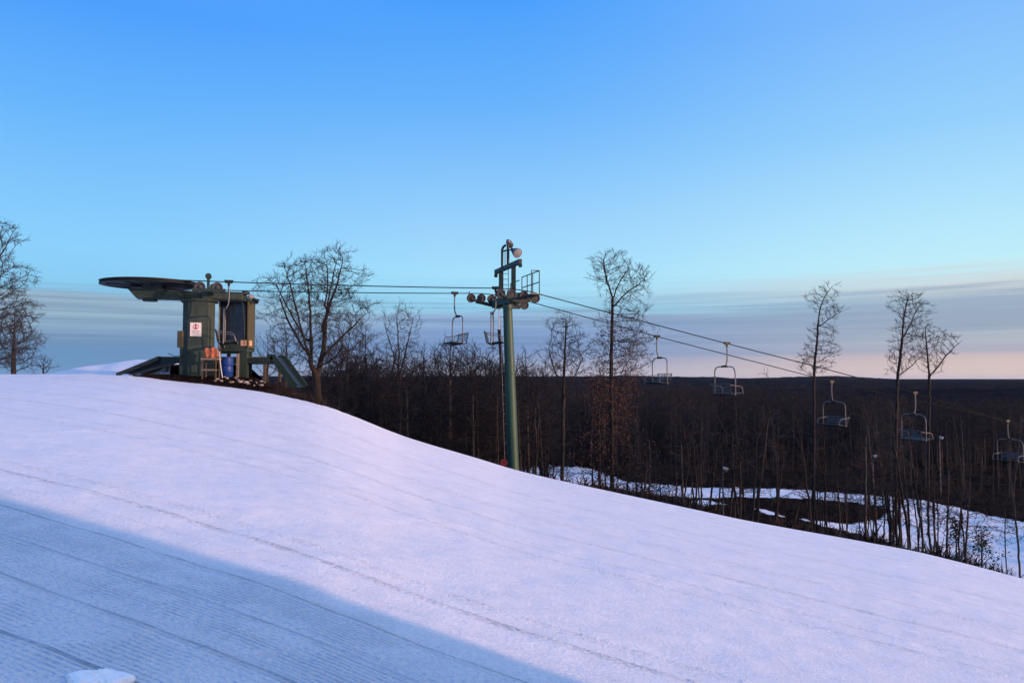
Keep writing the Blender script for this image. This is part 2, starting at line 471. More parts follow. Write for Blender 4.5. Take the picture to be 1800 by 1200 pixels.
def hill_h(x, y):
    x = np.asarray(x, float); y = np.asarray(y, float)
    r = np.hypot(x, y); phi = np.degrees(np.arctan2(x, y))
    base = -9.0 + 6.0 * smooth(r, 600, 3500)
    # low wooded ridge at middle distance, higher in the middle of the picture
    ridge = 13.0 * np.exp(-((r - 1500) / 420) ** 2) * np.clip(np.interp(phi, [-60, -16, -10, 3, 9, 14, 22, 27, 34, 60], [1, .8, .75, .65, .85, .75, .72, .3, .1, .1]), 0, 1)
    knoll = 9.5 * np.exp(-((phi + 5.2) / 2.6) ** 2) * np.exp(-((r - 620) / 130) ** 2)
    ridge = ridge * (1 + .55 * vnoise(x, y * .3, 170, 41) + .3 * vnoise(x, y * .3, 60, 42))
    und = 7.5 * vnoise(x * .6, y * 1.3, 330, 7) + 2.6 * vnoise(x, y, 110, 8) * smooth(r, 3000, 500)
    und = und * smooth(r, 5500, 900) 
    rough = (2.4 * vnoise(x, y, 17, 9) + 1.8 * vnoise(x, y, 8, 10)) * smooth(r, 3500, 700)
    return base + ridge + knoll + und + rough - 3.5 * smooth(r, 480, 290) - 6 * smooth(r, 6000, 9000)

def build_hills():
    ph = np.linspace(-62, 62, 700) * math.pi / 180
    rr = np.geomspace(300, 14000, 240)
    PH, RR = np.meshgrid(ph, rr)
    x = RR * np.sin(PH); y = RR * np.cos(PH); z = hill_h(x, y)
    z[0, :] = -16
    nr, nc = x.shape
    me = bpy.data.meshes.new('hills')
    idx = np.arange(nr * nc).reshape(nr, nc)
    q = np.stack([idx[:-1, :-1], idx[:-1, 1:], idx[1:, 1:], idx[1:, :-1]], -1).reshape(-1, 4)[:, ::-1]
    fill_mesh(me, np.stack([x, y, z], -1).reshape(-1, 3), q)
    tag(mesh_obj('hills', me, M['hills']), kind='structure')
build_hills()

# ------------------------------------------------------------------ trees
def colonize(rs, att, trunk_pts, D, dk, bias=.12, jit=.10, iters=160, di=6.0, forks=()):
    """branches grow toward points spread through the crown's volume; returns nodes and parents"""
    nodes = [np.array(trunk_pts[0], float)]; par = [-1]; lead = [True]
    for p in trunk_pts[1:]:
        p = np.array(p, float); a = nodes[-1]; n = max(1, int(round(np.linalg.norm(p - a) / D)))
        b0 = a.copy()
        for i_ in range(1, n + 1):
            q = b0 + (p - b0) * i_ / n
            nodes.append(q + rs.normal(0, .02, 3) * (i_ < n)); par.append(len(nodes) - 2); lead.append(True)
    for fk in forks:
        arr = np.array(nodes); st = int(np.linalg.norm(arr - np.array(fk[0]), axis=1).argmin()); prev = st
        for p in fk[1:]:
            p = np.array(p, float); b0 = nodes[prev].copy(); n = max(1, int(round(np.linalg.norm(p - b0) / D)))
            for i_ in range(1, n + 1):
                nodes.append(b0 + (p - b0) * i_ / n + rs.normal(0, .02, 3)); par.append(prev); lead.append(True); prev = len(nodes) - 1
    pts = np.array(nodes)
    dist = np.linalg.norm(att[:, None] - pts[None], axis=2)
    near = dist.argmin(1); nd = dist.min(1)
    alive = nd > dk
    kids = {}
    for it in range(iters):
        idx = np.nonzero(alive & (nd < di))[0]
        if len(idx) == 0: break
        v = att[idx] - pts[near[idx]]; v /= np.linalg.norm(v, axis=1, keepdims=True) + 1e-9
        u, inv = np.unique(near[idx], return_inverse=True)
        acc = np.zeros((len(u), 3)); np.add.at(acc, inv, v)
        acc /= np.linalg.norm(acc, axis=1, keepdims=True) + 1e-9
        # keep some of the parent's direction
        pp = np.array([par[k_] if par[k_] >= 0 else k_ for k_ in u]); pd = pts[u] - pts[pp]
        pd /= np.linalg.norm(pd, axis=1, keepdims=True) + 1e-9
        acc = acc + .75 * pd * np.array([0 if lead[k_] else 1 for k_ in u])[:, None] + rs.normal(0, jit, acc.shape); acc[:, 2] += bias
        acc /= np.linalg.norm(acc, axis=1, keepdims=True) + 1e-9
        new = []; 
        for k_, d in zip(u, acc):
            c = pts[k_] + d * D
            ok = True
            for e in kids.get(int(k_), ()):
                if np.linalg.norm(c - e) < .45 * D: ok = False; break
            if len(kids.get(int(k_), ())) >= 3: ok = False
            if ok:
                kids.setdefault(int(k_), []).append(c); new.append(c); par.append(int(k_)); lead.append(False)
            else:
                # stuck: drop the attractors that pull here
                m_ = idx[near[idx] == k_]; alive[m_[: max(1, len(m_) // 2)]] = False
        if not new: continue
        base = len(pts); newa = np.array(new); pts = np.concatenate([pts, newa])
        dn_ = np.linalg.norm(att[:, None] - newa[None], axis=2)
        bm_ = dn_.argmin(1); bd = dn_.min(1)
        better = bd < nd
        near = np.where(better, base + bm_, near); nd = np.where(better, bd, nd)
        alive &= nd > dk
    return pts, np.array(par), np.array(lead)

def skeleton(seed, att, trunk_pts, D=.42, dk=.55, rbase=.2, rt=.011, bias=.12, twig=.5, ntw=3, jit=.10, forks=()):
    rs = np.random.RandomState(seed); rg = random.Random(seed)
    pts, par, lead = colonize(rs, att, trunk_pts, D, dk, bias, jit, forks=forks)
    n = len(pts); cnt = np.zeros(n); has = np.zeros(n, bool)
    for i_ in range(n):
        if par[i_] >= 0: has[par[i_]] = True
    cnt[~has] = 1
    for i_ in range(n - 1, 0, -1): cnt[par[i_]] += cnt[i_]
    pw = math.log(max(rbase / rt, 2)) / math.log(max(cnt[0], 2))
    rad = rt * cnt ** pw
    ht = pts[:, 2].max()
    tr, cr, tips = [], [], []
    for i_ in range(1, n):
        p_ = par[i_]
        r0 = min(rad[p_], rad[i_] * 1.25) if not lead[i_] else rad[p_]
        sg = (pts[p_], r0, pts[i_], rad[i_], 0)
        (tr if lead[i_] else cr).append(sg)
        # fine twigs on thin wood
        if cnt[i_] <= 3 and not lead[i_]:
            d = pts[i_] - pts[p_]; d /= np.linalg.norm(d) + 1e-9
            for _ in range(ntw if not has[i_] else ntw - 1):
                e = d + rs.normal(0, .55, 3) + np.array([0, 0, .42]); e /= np.linalg.norm(e)
                L = twig * rg.uniform(.5, 1.2)
                st = pts[p_] + (pts[i_] - pts[p_]) * rg.uniform(.3, 1)
                m_ = st + e * L * .5; e2 = e + rs.normal(0, .22, 3); e2 /= np.linalg.norm(e2); q = m_ + e2 * L * .5
                cr.append((st, rt * .75, m_, rt * .6, 0)); cr.append((m_, rt * .6, q, rt * .4, 0))
                e3 = e2 + rs.normal(0, .5, 3); e3 /= np.linalg.norm(e3)
                cr.append((m_, rt * .5, m_ + e3 * L * .45, rt * .35, 0))
                tips.append(Vector(q))
    return tr, cr, tips

def soften(pl):
    for _ in range(2):
        o = [pl[0]]
        for a, b in zip(pl, pl[1:]):
            o += [tuple(.75 * a[i] + .25 * b[i] for i in range(2)), tuple(.25 * a[i] + .75 * b[i] for i in range(2))]
        pl = o + [pl[-1]]
    return pl

def put_tree(name, seed, px, base_py, Y, label, profile, trunk, rbase, cat='bare tree', group=None, mats=('bark_dark', 'twig'), natt=1300, leaves=None, depth=1.0, rt=.011, dk=.5, D=.42, bias=.26, twig=.5, ntw=4, shell=.5, jit=.06, forks=()):
    """bare tree whose crown fills a measured outline: profile rows (py, left px, right px)"""
    x0 = (px - 900) / F * Y
    z0 = G(x0, Y) - .15
    rs = np.random.RandomState(seed + 500)
    pr = np.array(profile, float)
    w = pr[:, 2] - pr[:, 1]
    ys = rs.uniform(pr[0, 0], pr[-1, 0], natt * 3)
    l = np.interp(ys, pr[:, 0], pr[:, 1]); r = np.interp(ys, pr[:, 0], pr[:, 2])
    keep = rs.rand(len(ys)) < ((r - l) / w.max()) ** 1.3
    ys, l, r = ys[keep][:natt], l[keep][:natt], r[keep][:natt]
    a = rs.uniform(0, 2 * math.pi, len(ys)); q = rs.uniform(0, 1, len(ys)) ** shell * np.clip(1 + .16 * rs.normal(0, 1, len(ys)), .4, 1.35) * (.86 + .22 * np.sin(a * 3 + ys * .11 + seed))
    u = np.cos(a) * q; dd = np.sin(a) * q
    px_ = (l + r) / 2 + u * (r - l) / 2
    yy = Y + dd * (r - l) / 2 / F * Y * depth
    v = v_of(ys)
    att = np.stack([(px_ - 900) / F * Y - x0, yy - Y, v * Y - z0], 1)
    tp = [(0, 0, 0)]
    for tx, ty in (soften([(px, base_py)] + list(trunk))[1:] if len(trunk) > 1 else trunk):
        p = P(tx, ty, Y); tp.append((p.x - x0, 0, p.z - z0))
    fks = []
    for fi, f_ in enumerate(forks):
        q_ = []; sf = soften(f_)
        for n_, (tx, ty) in enumerate(sf):
            p = P(tx, ty, Y); q_.append((p.x - x0, 1.6 * n_ / len(sf) * (1 if fi % 2 else -1), p.z - z0))
        fks.append(q_)
    tr, cr, tips = skeleton(seed, att, tp, D, dk, rbase, rt, bias, twig, ntw, jit, fks)
    root = empty(name, (x0, Y, z0)); tag(root, label, cat, group)
    mesh_obj('trunk', seg_mesh('trunk', tr), M[mats[0]], root)
    mesh_obj('crown', seg_mesh('crown', cr), M[mats[1]], root)
    if leaves:
        rg = random.Random(seed)
        zl, zh, nl, per = leaves
        pts = [p for p in tips if P(0, zh, Y).z - z0 < p.z < P(0, zl, Y).z - z0]; rg.shuffle(pts)
        mesh_obj('withered_leaves', leaf_mesh('withered_leaves', pts[:nl], .085, rg, per), M['leaf'], root)
    return root

def seg_mesh(name, segs, rscale=1.0):
    """all branch segments of one tree part as tapered prisms"""
    groups = {}
    for sgm in segs:
        n = 8 if sgm[1] > .07 else (5 if sgm[1] > .03 else 3)
        groups.setdefault(n, []).append(sgm)
    cos = []; tri = []; base = 0
    for n, gl in groups.items():
        p0 = np.array([g[0] for g in gl]); p1 = np.array([g[2] for g in gl])
        r0 = np.array([g[1] for g in gl]) * rscale; r1 = np.array([g[3] for g in gl]) * rscale
        d = p1 - p0; ln = np.linalg.norm(d, axis=1, keepdims=True) + 1e-9; d = d / ln
        p1 = p1 + d * np.minimum(r1[:, None] * .6, ln * .2)
        ref = np.where(np.abs(d[:, 2:3]) < .8, np.array([[0, 0, 1.]]), np.array([[1., 0, 0]]))
        a = np.cross(d, ref); a /= np.linalg.norm(a, axis=1, keepdims=True) + 1e-9
        b = np.cross(d, a)
        th = np.arange(n) * 2 * math.pi / n
        off = a[:, None, :] * np.cos(th)[None, :, None] + b[:, None, :] * np.sin(th)[None, :, None]
        v0 = p0[:, None, :] + off * r0[:, None, None]; v1 = p1[:, None, :] + off * r1[:, None, None]
        v = np.concatenate([v0, v1], 1)
        cos.append(v.reshape(-1, 3))
        m = len(gl)
        k = np.arange(n); k2 = (k + 1) % n
        q = np.stack([k, k2, n + k2, n + k], -1)
        qq = q[None] + (np.arange(m) * 2 * n)[:, None, None] + base
        tri.append(qq.reshape(-1, 4)); base += m * 2 * n
    me = bpy.data.meshes.new(name)
    fill_mesh(me, np.concatenate(cos), np.concatenate(tri))
    return me

def leaf_mesh(name, pts, size, rng, per=3, spread=.25):
    v = []; q = []
    for p in pts:
        for _ in range(per):
            c = p + Vector((rng.gauss(0, spread), rng.gauss(0, spread), rng.gauss(0, spread)))
            a = Vector((rng.gauss(0, 1), rng.gauss(0, 1), rng.gauss(0, 1))).normalized()
            b = a.orthogonal().normalized() * size * rng.uniform(.3, .6); a = a * size * rng.uniform(.7, 1.3)
            i = len(v); v += [c - a, c + b, c + a, c - b]; q.append((i, i + 1, i + 2, i + 3))
    me = bpy.data.meshes.new(name)
    fill_mesh(me, np.array([tuple(p) for p in v]), np.array(q), False)
    return me


put_tree('oak_tree', 11, 560, 700, 50, 'big forked bare tree just right of the green lift station',
         [(426, 588, 602), (440, 560, 618), (452, 525, 624), (462, 500, 626), (480, 470, 634), (510, 462, 640), (540, 466, 650), (570, 475, 654), (600, 490, 648), (630, 510, 630), (645, 530, 605)],
         [(558, 690), (556, 662)], .24, natt=2600, forks=[[(556, 664), (546, 625), (534, 575), (522, 520), (512, 475)], [(556, 664), (565, 620), (568, 560), (574, 500), (584, 450)], [(548, 634), (551, 580), (550, 520), (546, 468)], [(564, 632), (588, 600), (618, 568), (640, 545)], [(567, 580), (586, 530), (604, 485), (612, 455)], [(546, 628), (518, 594), (494, 552), (478, 515)], [(556, 648), (585, 636), (612, 612)], [(556, 652), (532, 630), (508, 614)], [(540, 600), (512, 545), (494, 500)], [(570, 540), (572, 490), (566, 450)]], dk=.36, D=.36, bias=.24, twig=.46, rt=.010, ntw=5)
put_tree('bare_tree', 21, 500, 700, 44, 'low dark bushy tree between the station ramp and the big forked tree', [(565, 490, 512), (590, 470, 535), (630, 462, 545), (665, 480, 530)], [(502, 650)], .10, natt=700)
put_tree('bare_tree', 22, 468, 690, 47, 'small twiggy tree directly behind the right side of the operator booth', [(582, 462, 478), (605, 450, 490), (640, 448, 498), (665, 455, 485)], [(470, 650)], .10, natt=420)
put_tree('bare_tree', 23, 608, 720, 58, 'rounded bare tree overlapping the right side of the big forked tree', [(556, 608, 626), (580, 590, 640), (620, 580, 648), (660, 590, 640), (680, 600, 625)], [(610, 660), (611, 630)], .11, natt=900)
put_tree('bare_tree', 24, 643, 730, 64, 'bare tree with fine upright twigs just left of the fan-shaped tree', [(560, 636, 652), (585, 622, 662), (625, 615, 672), (665, 625, 665), (685, 635, 655)], [(644, 670), (642, 620)], .10, natt=800)
put_tree('bare_tree', 25, 702, 770, 60, 'tall fan-shaped bare tree midway between big forked tree and lift tower', [(535, 688, 722), (550, 672, 736), (575, 666, 742), (610, 668, 742), (645, 676, 734), (680, 690, 718)], [(703, 700), (703, 650)], .13, forks=[[(703, 655), (690, 610), (680, 570)], [(703, 655), (715, 600), (722, 560)], [(703, 665), (703, 600), (702, 555)]], mats=('bark', 'twig_grey'), natt=1300, bias=.22)
put_tree('bare_tree', 26, 744, 780, 62, 'small bare tree just right of the fan-shaped tree', [(598, 738, 750), (620, 728, 762), (650, 724, 768), (690, 735, 755)], [(745, 690)], .12, natt=500)
put_tree('bare_tree', 27, 792, 790, 58, 'spreading bare tree crown under the first hanging chair left of the tower', [(592, 775, 798), (612, 764, 822), (645, 756, 832), (680, 770, 815), (700, 780, 805)], [(792, 690)], .11, natt=800, bias=.2)
put_tree('bare_tree', 28, 836, 800, 60, 'low spreading bare tree just left of the tower pole', [(602, 822, 842), (622, 812, 858), (650, 806, 868), (690, 820, 855)], [(836, 690)], .10, natt=650, bias=.2)
put_tree('bare_tree', 29, 928, 830, 75, 'thin pale bare tree just right of the tower pole', [(605, 916, 926), (625, 910, 938), (655, 906, 948), (690, 915, 940)], [(929, 700), (924, 640)], .11, mats=('bark', 'twig_forest'), natt=420)
put_tree('bare_tree', 30, 962, 830, 74, 'low twiggy tree standing between the tower and the dark oval-crowned tree', [(636, 950, 968), (655, 938, 980), (690, 945, 975)], [(962, 690)], .10, mats=('bark', 'twig_forest'), natt=320)
put_tree('bare_tree', 31, 988, 838, 57, 'dark oval-crowned bare tree right of the lift tower', [(551, 984, 1004), (562, 970, 1016), (585, 960, 1026), (610, 958, 1032), (640, 956, 1038), (665, 966, 1026), (690, 980, 1005)], [(990, 740), (991, 660), (994, 600), (995, 560)], .13, forks=[[(990, 700), (1006, 670), (1022, 630)], [(990, 690), (975, 650), (965, 610)]], natt=1500, dk=.38, D=.36, bias=.34, ntw=4)
put_tree('oak_tree', 32, 1076, 850, 60, 'tallest bare tree with withered brown leaves low on its trunk, right of the tower',
         [(440, 1058, 1074), (450, 1048, 1118), (462, 1030, 1130), (480, 1032, 1142), (500, 1040, 1156), (515, 1052, 1152), (530, 1060, 1130), (548, 1052, 1150), (575, 1046, 1138), (600, 1034, 1142), (640, 1032, 1144), (670, 1036, 1132), (720, 1046, 1116), (800, 1055, 1102)],
         [(1075, 760), (1074, 650), (1076, 560), (1077, 522)], .17, forks=[[(1077, 525), (1066, 500), (1056, 470)], [(1077, 525), (1090, 495), (1112, 465)], [(1077, 540), (1100, 515), (1128, 495)], [(1066, 500), (1066, 470), (1064, 450)]], natt=2600, dk=.38, D=.36, twig=.44, bias=.20, jit=.05, ntw=4, leaves=(575, 850, 1300, 2))
put_tree('bare_tree', 33, 1053, 850, 66, 'low russet-leaved tree directly left of the tallest tree', [(640, 1040, 1062), (680, 1028, 1082), (740, 1030, 1085), (800, 1040, 1070)], [(1053, 720)], .12, natt=600, leaves=(630, 860, 700, 2), mats=('bark', 'twig_forest'))
put_tree('slender_tree', 34, 1430, 930, 56, 'slender bare tree with ragged side branches, left of the two slender trees at right',
         [(498, 1455, 1470), (508, 1440, 1474), (522, 1422, 1474), (533, 1416, 1462), (542, 1428, 1486), (556, 1440, 1482), (570, 1430, 1466), (585, 1416, 1470), (600, 1422, 1466), (615, 1408, 1476), (632, 1402, 1466), (655, 1408, 1450), (664, 1420, 1440)],
         [(1431, 760), (1430, 660), (1436, 600), (1440, 545), (1450, 520), (1464, 502)], .10, forks=[[(1438, 575), (1458, 556), (1480, 544)]], natt=1300, dk=.36, D=.34, twig=.40, bias=.24, jit=.06, ntw=4)
put_tree('slender_tree', 35, 1575, 945, 58, 'slender bare tree with upswept crown, the taller of the pair at right',
         [(512, 1590, 1610), (524, 1572, 1628), (540, 1570, 1636), (565, 1576, 1628), (590, 1570, 1630), (615, 1566, 1622), (635, 1552, 1612), (655, 1562, 1600), (668, 1572, 1588)],
         [(1575, 760), (1577, 665), (1584, 620), (1588, 560), (1597, 520)], .115, forks=[[(1577, 660), (1592, 645), (1610, 620)], [(1586, 600), (1606, 575), (1628, 540)]], natt=1500, dk=.36, D=.34, twig=.40, bias=.38, ntw=4)
put_tree('slender_tree', 36, 1632, 940, 60, 'slender forked bare tree, the shorter of the pair at right',
         [(568, 1620, 1638), (580, 1614, 1646), (595, 1616, 1682), (612, 1614, 1676), (630, 1606, 1670), (650, 1612, 1654), (668, 1625, 1642)],
         [(1632, 780), (1634, 665), (1630, 620), (1626, 575)], .09, forks=[[(1634, 660), (1650, 630), (1672, 600)]], natt=900, dk=.36, D=.34, twig=.40, bias=.32, ntw=4)
put_tree('bare_tree', 41, -15, 665, 40, 'large twiggy bare tree cut by the left edge of the picture',
         [(396, -40, 10), (408, -60, 32), (425, -70, 28), (445, -75, 8), (470, -80, 34), (500, -85, 44), (540, -90, 50), (580, -85, 52), (620, -70, 50), (645, -50, 30)],
         [(-14, 640), (-16, 560), (-18, 480)], .15, natt=3200, dk=.30, D=.30, twig=.36, rt=.010, ntw=5, bias=.3, mats=('bark', 'twig_grey'))
put_tree('bare_tree', 42, 24, 665, 43, 'lower bushy bare tree at the left edge in front of the large one', [(535, 10, 36), (560, -5, 52), (600, -10, 64), (640, -4, 60), (655, 8, 44)], [(24, 640), (24, 600)], .13, natt=1500, dk=.32, D=.30, twig=.36, rt=.010, ntw=5, bias=.3, mats=('bark', 'twig_grey'))
put_tree('shrub', 43, 76, 665, 50, 'tiny bare shrub behind the snow heap near the left edge', [(628, 68, 82), (640, 62, 96), (652, 60, 98)], [(76, 650)], .06, 'shrub', natt=260, dk=.3, D=.28, twig=.3)

# forest individuals --------------------------------------------------
def proto_tree(seed, H, r0, cb, rad, natt=460, leaves=None, mats=('bark', 'twig_forest'), lean=0.0, rt=.014, bias=.18):
    rs = np.random.RandomState(seed)
    f = rs.uniform(cb, 1, natt * 2)
    env = np.sin(np.pi * np.clip((f - cb) / (1 - cb) * .82 + .16, 0, 1)) ** .7
    keep = rs.rand(len(f)) < env; f = f[keep][:natt]; env = env[keep][:natt]
    a = rs.uniform(0, 6.283, len(f)); q = np.sqrt(rs.rand(len(f))) * env * rad
    att = np.stack([np.cos(a) * q + lean * f * H, np.sin(a) * q, f * H], 1)
    tp = [(0, 0, 0), (lean * .3 * H + rs.normal(0, .08), rs.normal(0, .08), .35 * H), (lean * .8 * H + rs.normal(0, .12), rs.normal(0, .12), .82 * H)]
    tr, cr, tips = skeleton(seed, att, tp, .5, .62, r0, rt, bias, .55, 3)
    tm = seg_mesh('trunk', tr); tm.materials.append(M[mats[0]])
    cm = seg_mesh('crown', cr); cm.materials.append(M[mats[1]])
    lm = None
    if leaves: lm = leaf_mesh('withered_leaves', tips[::2], .10, random.Random(seed), 2); lm.materials.append(M['leaf'])
    return (tm, cm, lm, H)
protos = []
for i in range(8):
    k = random.Random(100 + i)
    protos.append(proto_tree(200 + i, 12, k.uniform(.055, .10), k.uniform(.32, .6), k.uniform(1.3, 2.3), lean=k.uniform(-.05, .05), mats=(('bark', 'bark_pale', 'bark_dark')[i % 3], 'twig_forest')))
leafy = proto_tree(230, 9, .08, .15, 2.0, leaves=True)
stick = [proto_tree(240 + i, 8, .05, .45, .9, natt=90, lean=random.Random(i).uniform(-.14, .14), mats=('bark_dark', 'twig')) for i in range(4)]

def place(pr, name, x, y, H, rz, label, group, cat='bare tree', sxy=1.0):
    tm, cm, lm, top = pr
    k = H / top
    root = empty(name, (x, y, G(x, y) - .2), rz)
    root.scale = (k * sxy, k * sxy, k)
    tag(root, label, cat, group)
    for nm, me in (('trunk', tm), ('crown', cm), ('withered_leaves', lm)):
        if me: mesh_obj(nm, me, None, root)
    return root

rng = random.Random(5)
def top_limited(px, Y, pyt):
    x = (px - 900) / F * Y
    return x, P(px, pyt, Y).z - G(x, Y) + .2
hero_px = [988, 1075, 1433, 1577, 1634]
# woods left of the tower
for i in range(110):
    px = rng.uniform(540, 960); Y = rng.uniform(46, 100)
    pyt = rng.uniform(640, 700)
    if rng.random() < .5: pyt = rng.uniform(600, 655) if px < 870 else rng.uniform(625, 658)
    x, H = top_limited(px, Y, pyt)
    place(rng.choice(protos), 'forest_tree', x, Y, H, rng.uniform(0, 6.28), 'slender bare tree in the dark woods behind the snowy brow, around the tower pole', 'trees of the woods around the lift tower')
wide = [proto_tree(260 + i, 11, .09, .30, 2.9, natt=620, bias=.34, rt=.015) for i in range(3)]
for i in range(34):
    px = rng.uniform(575, 875) if i < 28 else rng.uniform(905, 960); Y = rng.uniform(52, 88)
    pyt = rng.uniform(606, 650) if px < 880 else rng.uniform(628, 655)
    x, H = top_limited(px, Y, pyt)
    place(rng.choice(wide), 'forest_tree', x, Y, H, rng.uniform(0, 6.28), 'broad bare tree in the woods near the tower, its crown above the horizon', 'broad trees of the woods behind the brow')
# woods on the far side of the valley trail
n = 0
while n < 130:
    px = rng.uniform(930, 1860); Y = rng.uniform(88, 135)
    x = (px - 900) / F * Y
    if float(poly_sd(np.array([x]), np.array([Y]), trail)[0]) > -2.0 or Y < (118 if px < 1100 else 100 if px < 1600 else 86): continue
    pyt = rng.uniform(668, 705) if px < 1300 else rng.uniform(690, 722) - (1800 - px) * .02
    x, H = top_limited(px, Y, pyt)
    place(rng.choice(protos + ([leafy] if px < 1200 else [])), 'forest_tree', x, Y, H, rng.uniform(0, 6.28), 'bare tree in the dark woods on the far side of the snowy valley trail', 'trees beyond the valley trail'); n += 1
# thin trees on the near side of the trail
n = 0
while n < 86:
    px = rng.uniform(930, 1830) if n < 26 else (rng.uniform(1120, 1600) if n < 52 else rng.uniform(1480, 1830)); Y = rng.uniform(50, 84)
    x = (px - 900) / F * Y
    if float(poly_sd(np.array([x]), np.array([Y]), trail)[0]) > -.3 or (n % 3 and px < 1120): continue
    pyt = rng.uniform(690, 800) if px < 1400 else rng.uniform(770, 860)
    if rng.random() < .25: pyt = rng.uniform(660, 730)
    x, H = top_limited(px, Y, pyt)
    place(rng.choice(stick + protos[:2]) if px > 1350 else rng.choice(protos + stick), 'young_tree', x, Y, H, rng.uniform(0, 6.28), 'thin dark young tree on the brushy bank between the ski slope and valley trail', 'young trees on the brushy bank', sxy=1.1); n += 1
for i, (px, Y, pyt) in enumerate([(1040, 62, 760), (1100, 63, 745), (1065, 58, 790), (1160, 70, 800)]):
    x, H = top_limited(px, Y, pyt)
    place(leafy, 'young_tree', x, Y, H, i * 1.7, 'young tree with withered russet leaves at the foot of the tallest tree', 'russet-leaved young trees', sxy=1.3)

# far woods: one uncountable mass of trees on the plain
def far_woods():
    rs = np.random.RandomState(3)
    nT = 5200
    Y = 125 + 520 * rs.rand(nT) ** 1.5
    px = rs.uniform(420, 1960, nT)
    x = (px - 900) / F * Y
    gz = np.where(np.hypot(x, Y) < 400, ground(x, Y), hill_h(x, Y) - 4)
    r = np.hypot(x, Y)
    H = rs.uniform(8, 11.5, nT) * 1.0
    gz = np.maximum(gz, np.where(r > 300, hill_h(x, Y) - 8.5, -99))
    top = gz + H
    lim = -(.010 + .024 * smooth(px, 1120, 1700) * smooth(Y, 560, 300) + .012 * vnoise(x, Y, 38, 31) + .006 * vnoise(x, Y, 15, 32)) * Y
    H = np.where(top > lim + 1.5, np.maximum(lim + rs.uniform(-.5, 1.5, nT) - gz, 3), H)
    cos = []; base = 0; quads = []
    nb = 26
    # trunk + branches as thin blades (two crossed triangles each -> 3 sided spikes)
    def spikes(p0, p1, rad):
        nonlocal base
        d = p1 - p0; d /= np.linalg.norm(d, axis=1, keepdims=True) + 1e-9
        ref = np.where(np.abs(d[:, 2:3]) < .8, np.array([[0, 0, 1.]]), np.array([[1., 0, 0]]))
        a = np.cross(d, ref); a /= np.linalg.norm(a, axis=1, keepdims=True) + 1e-9
        b = np.cross(d, a)
        m = len(p0)
        v = [p0 + (a * math.cos(t) + b * math.sin(t)) * rad[:, None] for t in (0, 2.094, 4.188)] + [p1]
        v = np.stack(v, 1)
        cos.append(v.reshape(-1, 3))
        tri = np.array([[0, 1, 3], [1, 2, 3], [2, 0, 3]])
        quads.append((tri[None] + (np.arange(m) * 4)[:, None, None] + base).reshape(-1, 3)); base += m * 4
    b0 = np.stack([x, Y, gz - .3], 1)
    tp = b0 + np.stack([rs.normal(0, .3, nT), rs.normal(0, .3, nT), H], 1)
    spikes(b0, tp, rs.uniform(.10, .2, nT))
    f = rs.uniform(.3, .97, (nT, nb))
    az = rs.uniform(0, 6.283, (nT, nb)); ln = H[:, None] * (.34 - .2 * f) * rs.uniform(.6, 1.2, (nT, nb)); upk = rs.uniform(.4, 1.3, (nT, nb))
    q0 = b0[:, None, :] + (tp - b0)[:, None, :] * f[..., None]
    dd = np.stack([np.cos(az), np.sin(az), upk], -1); dd /= np.linalg.norm(dd, axis=-1, keepdims=True)
    q1 = q0 + dd * ln[..., None]
    spikes(q0.reshape(-1, 3), q1.reshape(-1, 3), np.full(nT * nb, .05))
    # twigs off each branch
    for j in range(2):
        t = rs.uniform(.35, .9, (nT, nb)); az2 = az + rs.normal(0, .9, (nT, nb))
        w0 = q0 + (q1 - q0) * t[..., None]
        d2 = np.stack([np.cos(az2), np.sin(az2), rs.uniform(-.1, 1.2, (nT, nb))], -1)
        w1 = w0 + d2 * (ln * .45)[..., None]
        spikes(w0.reshape(-1, 3), w1.reshape(-1, 3), np.full(nT * nb, .035))
    me = bpy.data.meshes.new('far_woods')
    fill_mesh(me, np.concatenate(cos), np.concatenate(quads), False)
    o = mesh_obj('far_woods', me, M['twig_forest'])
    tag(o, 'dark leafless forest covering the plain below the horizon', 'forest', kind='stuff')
far_woods()

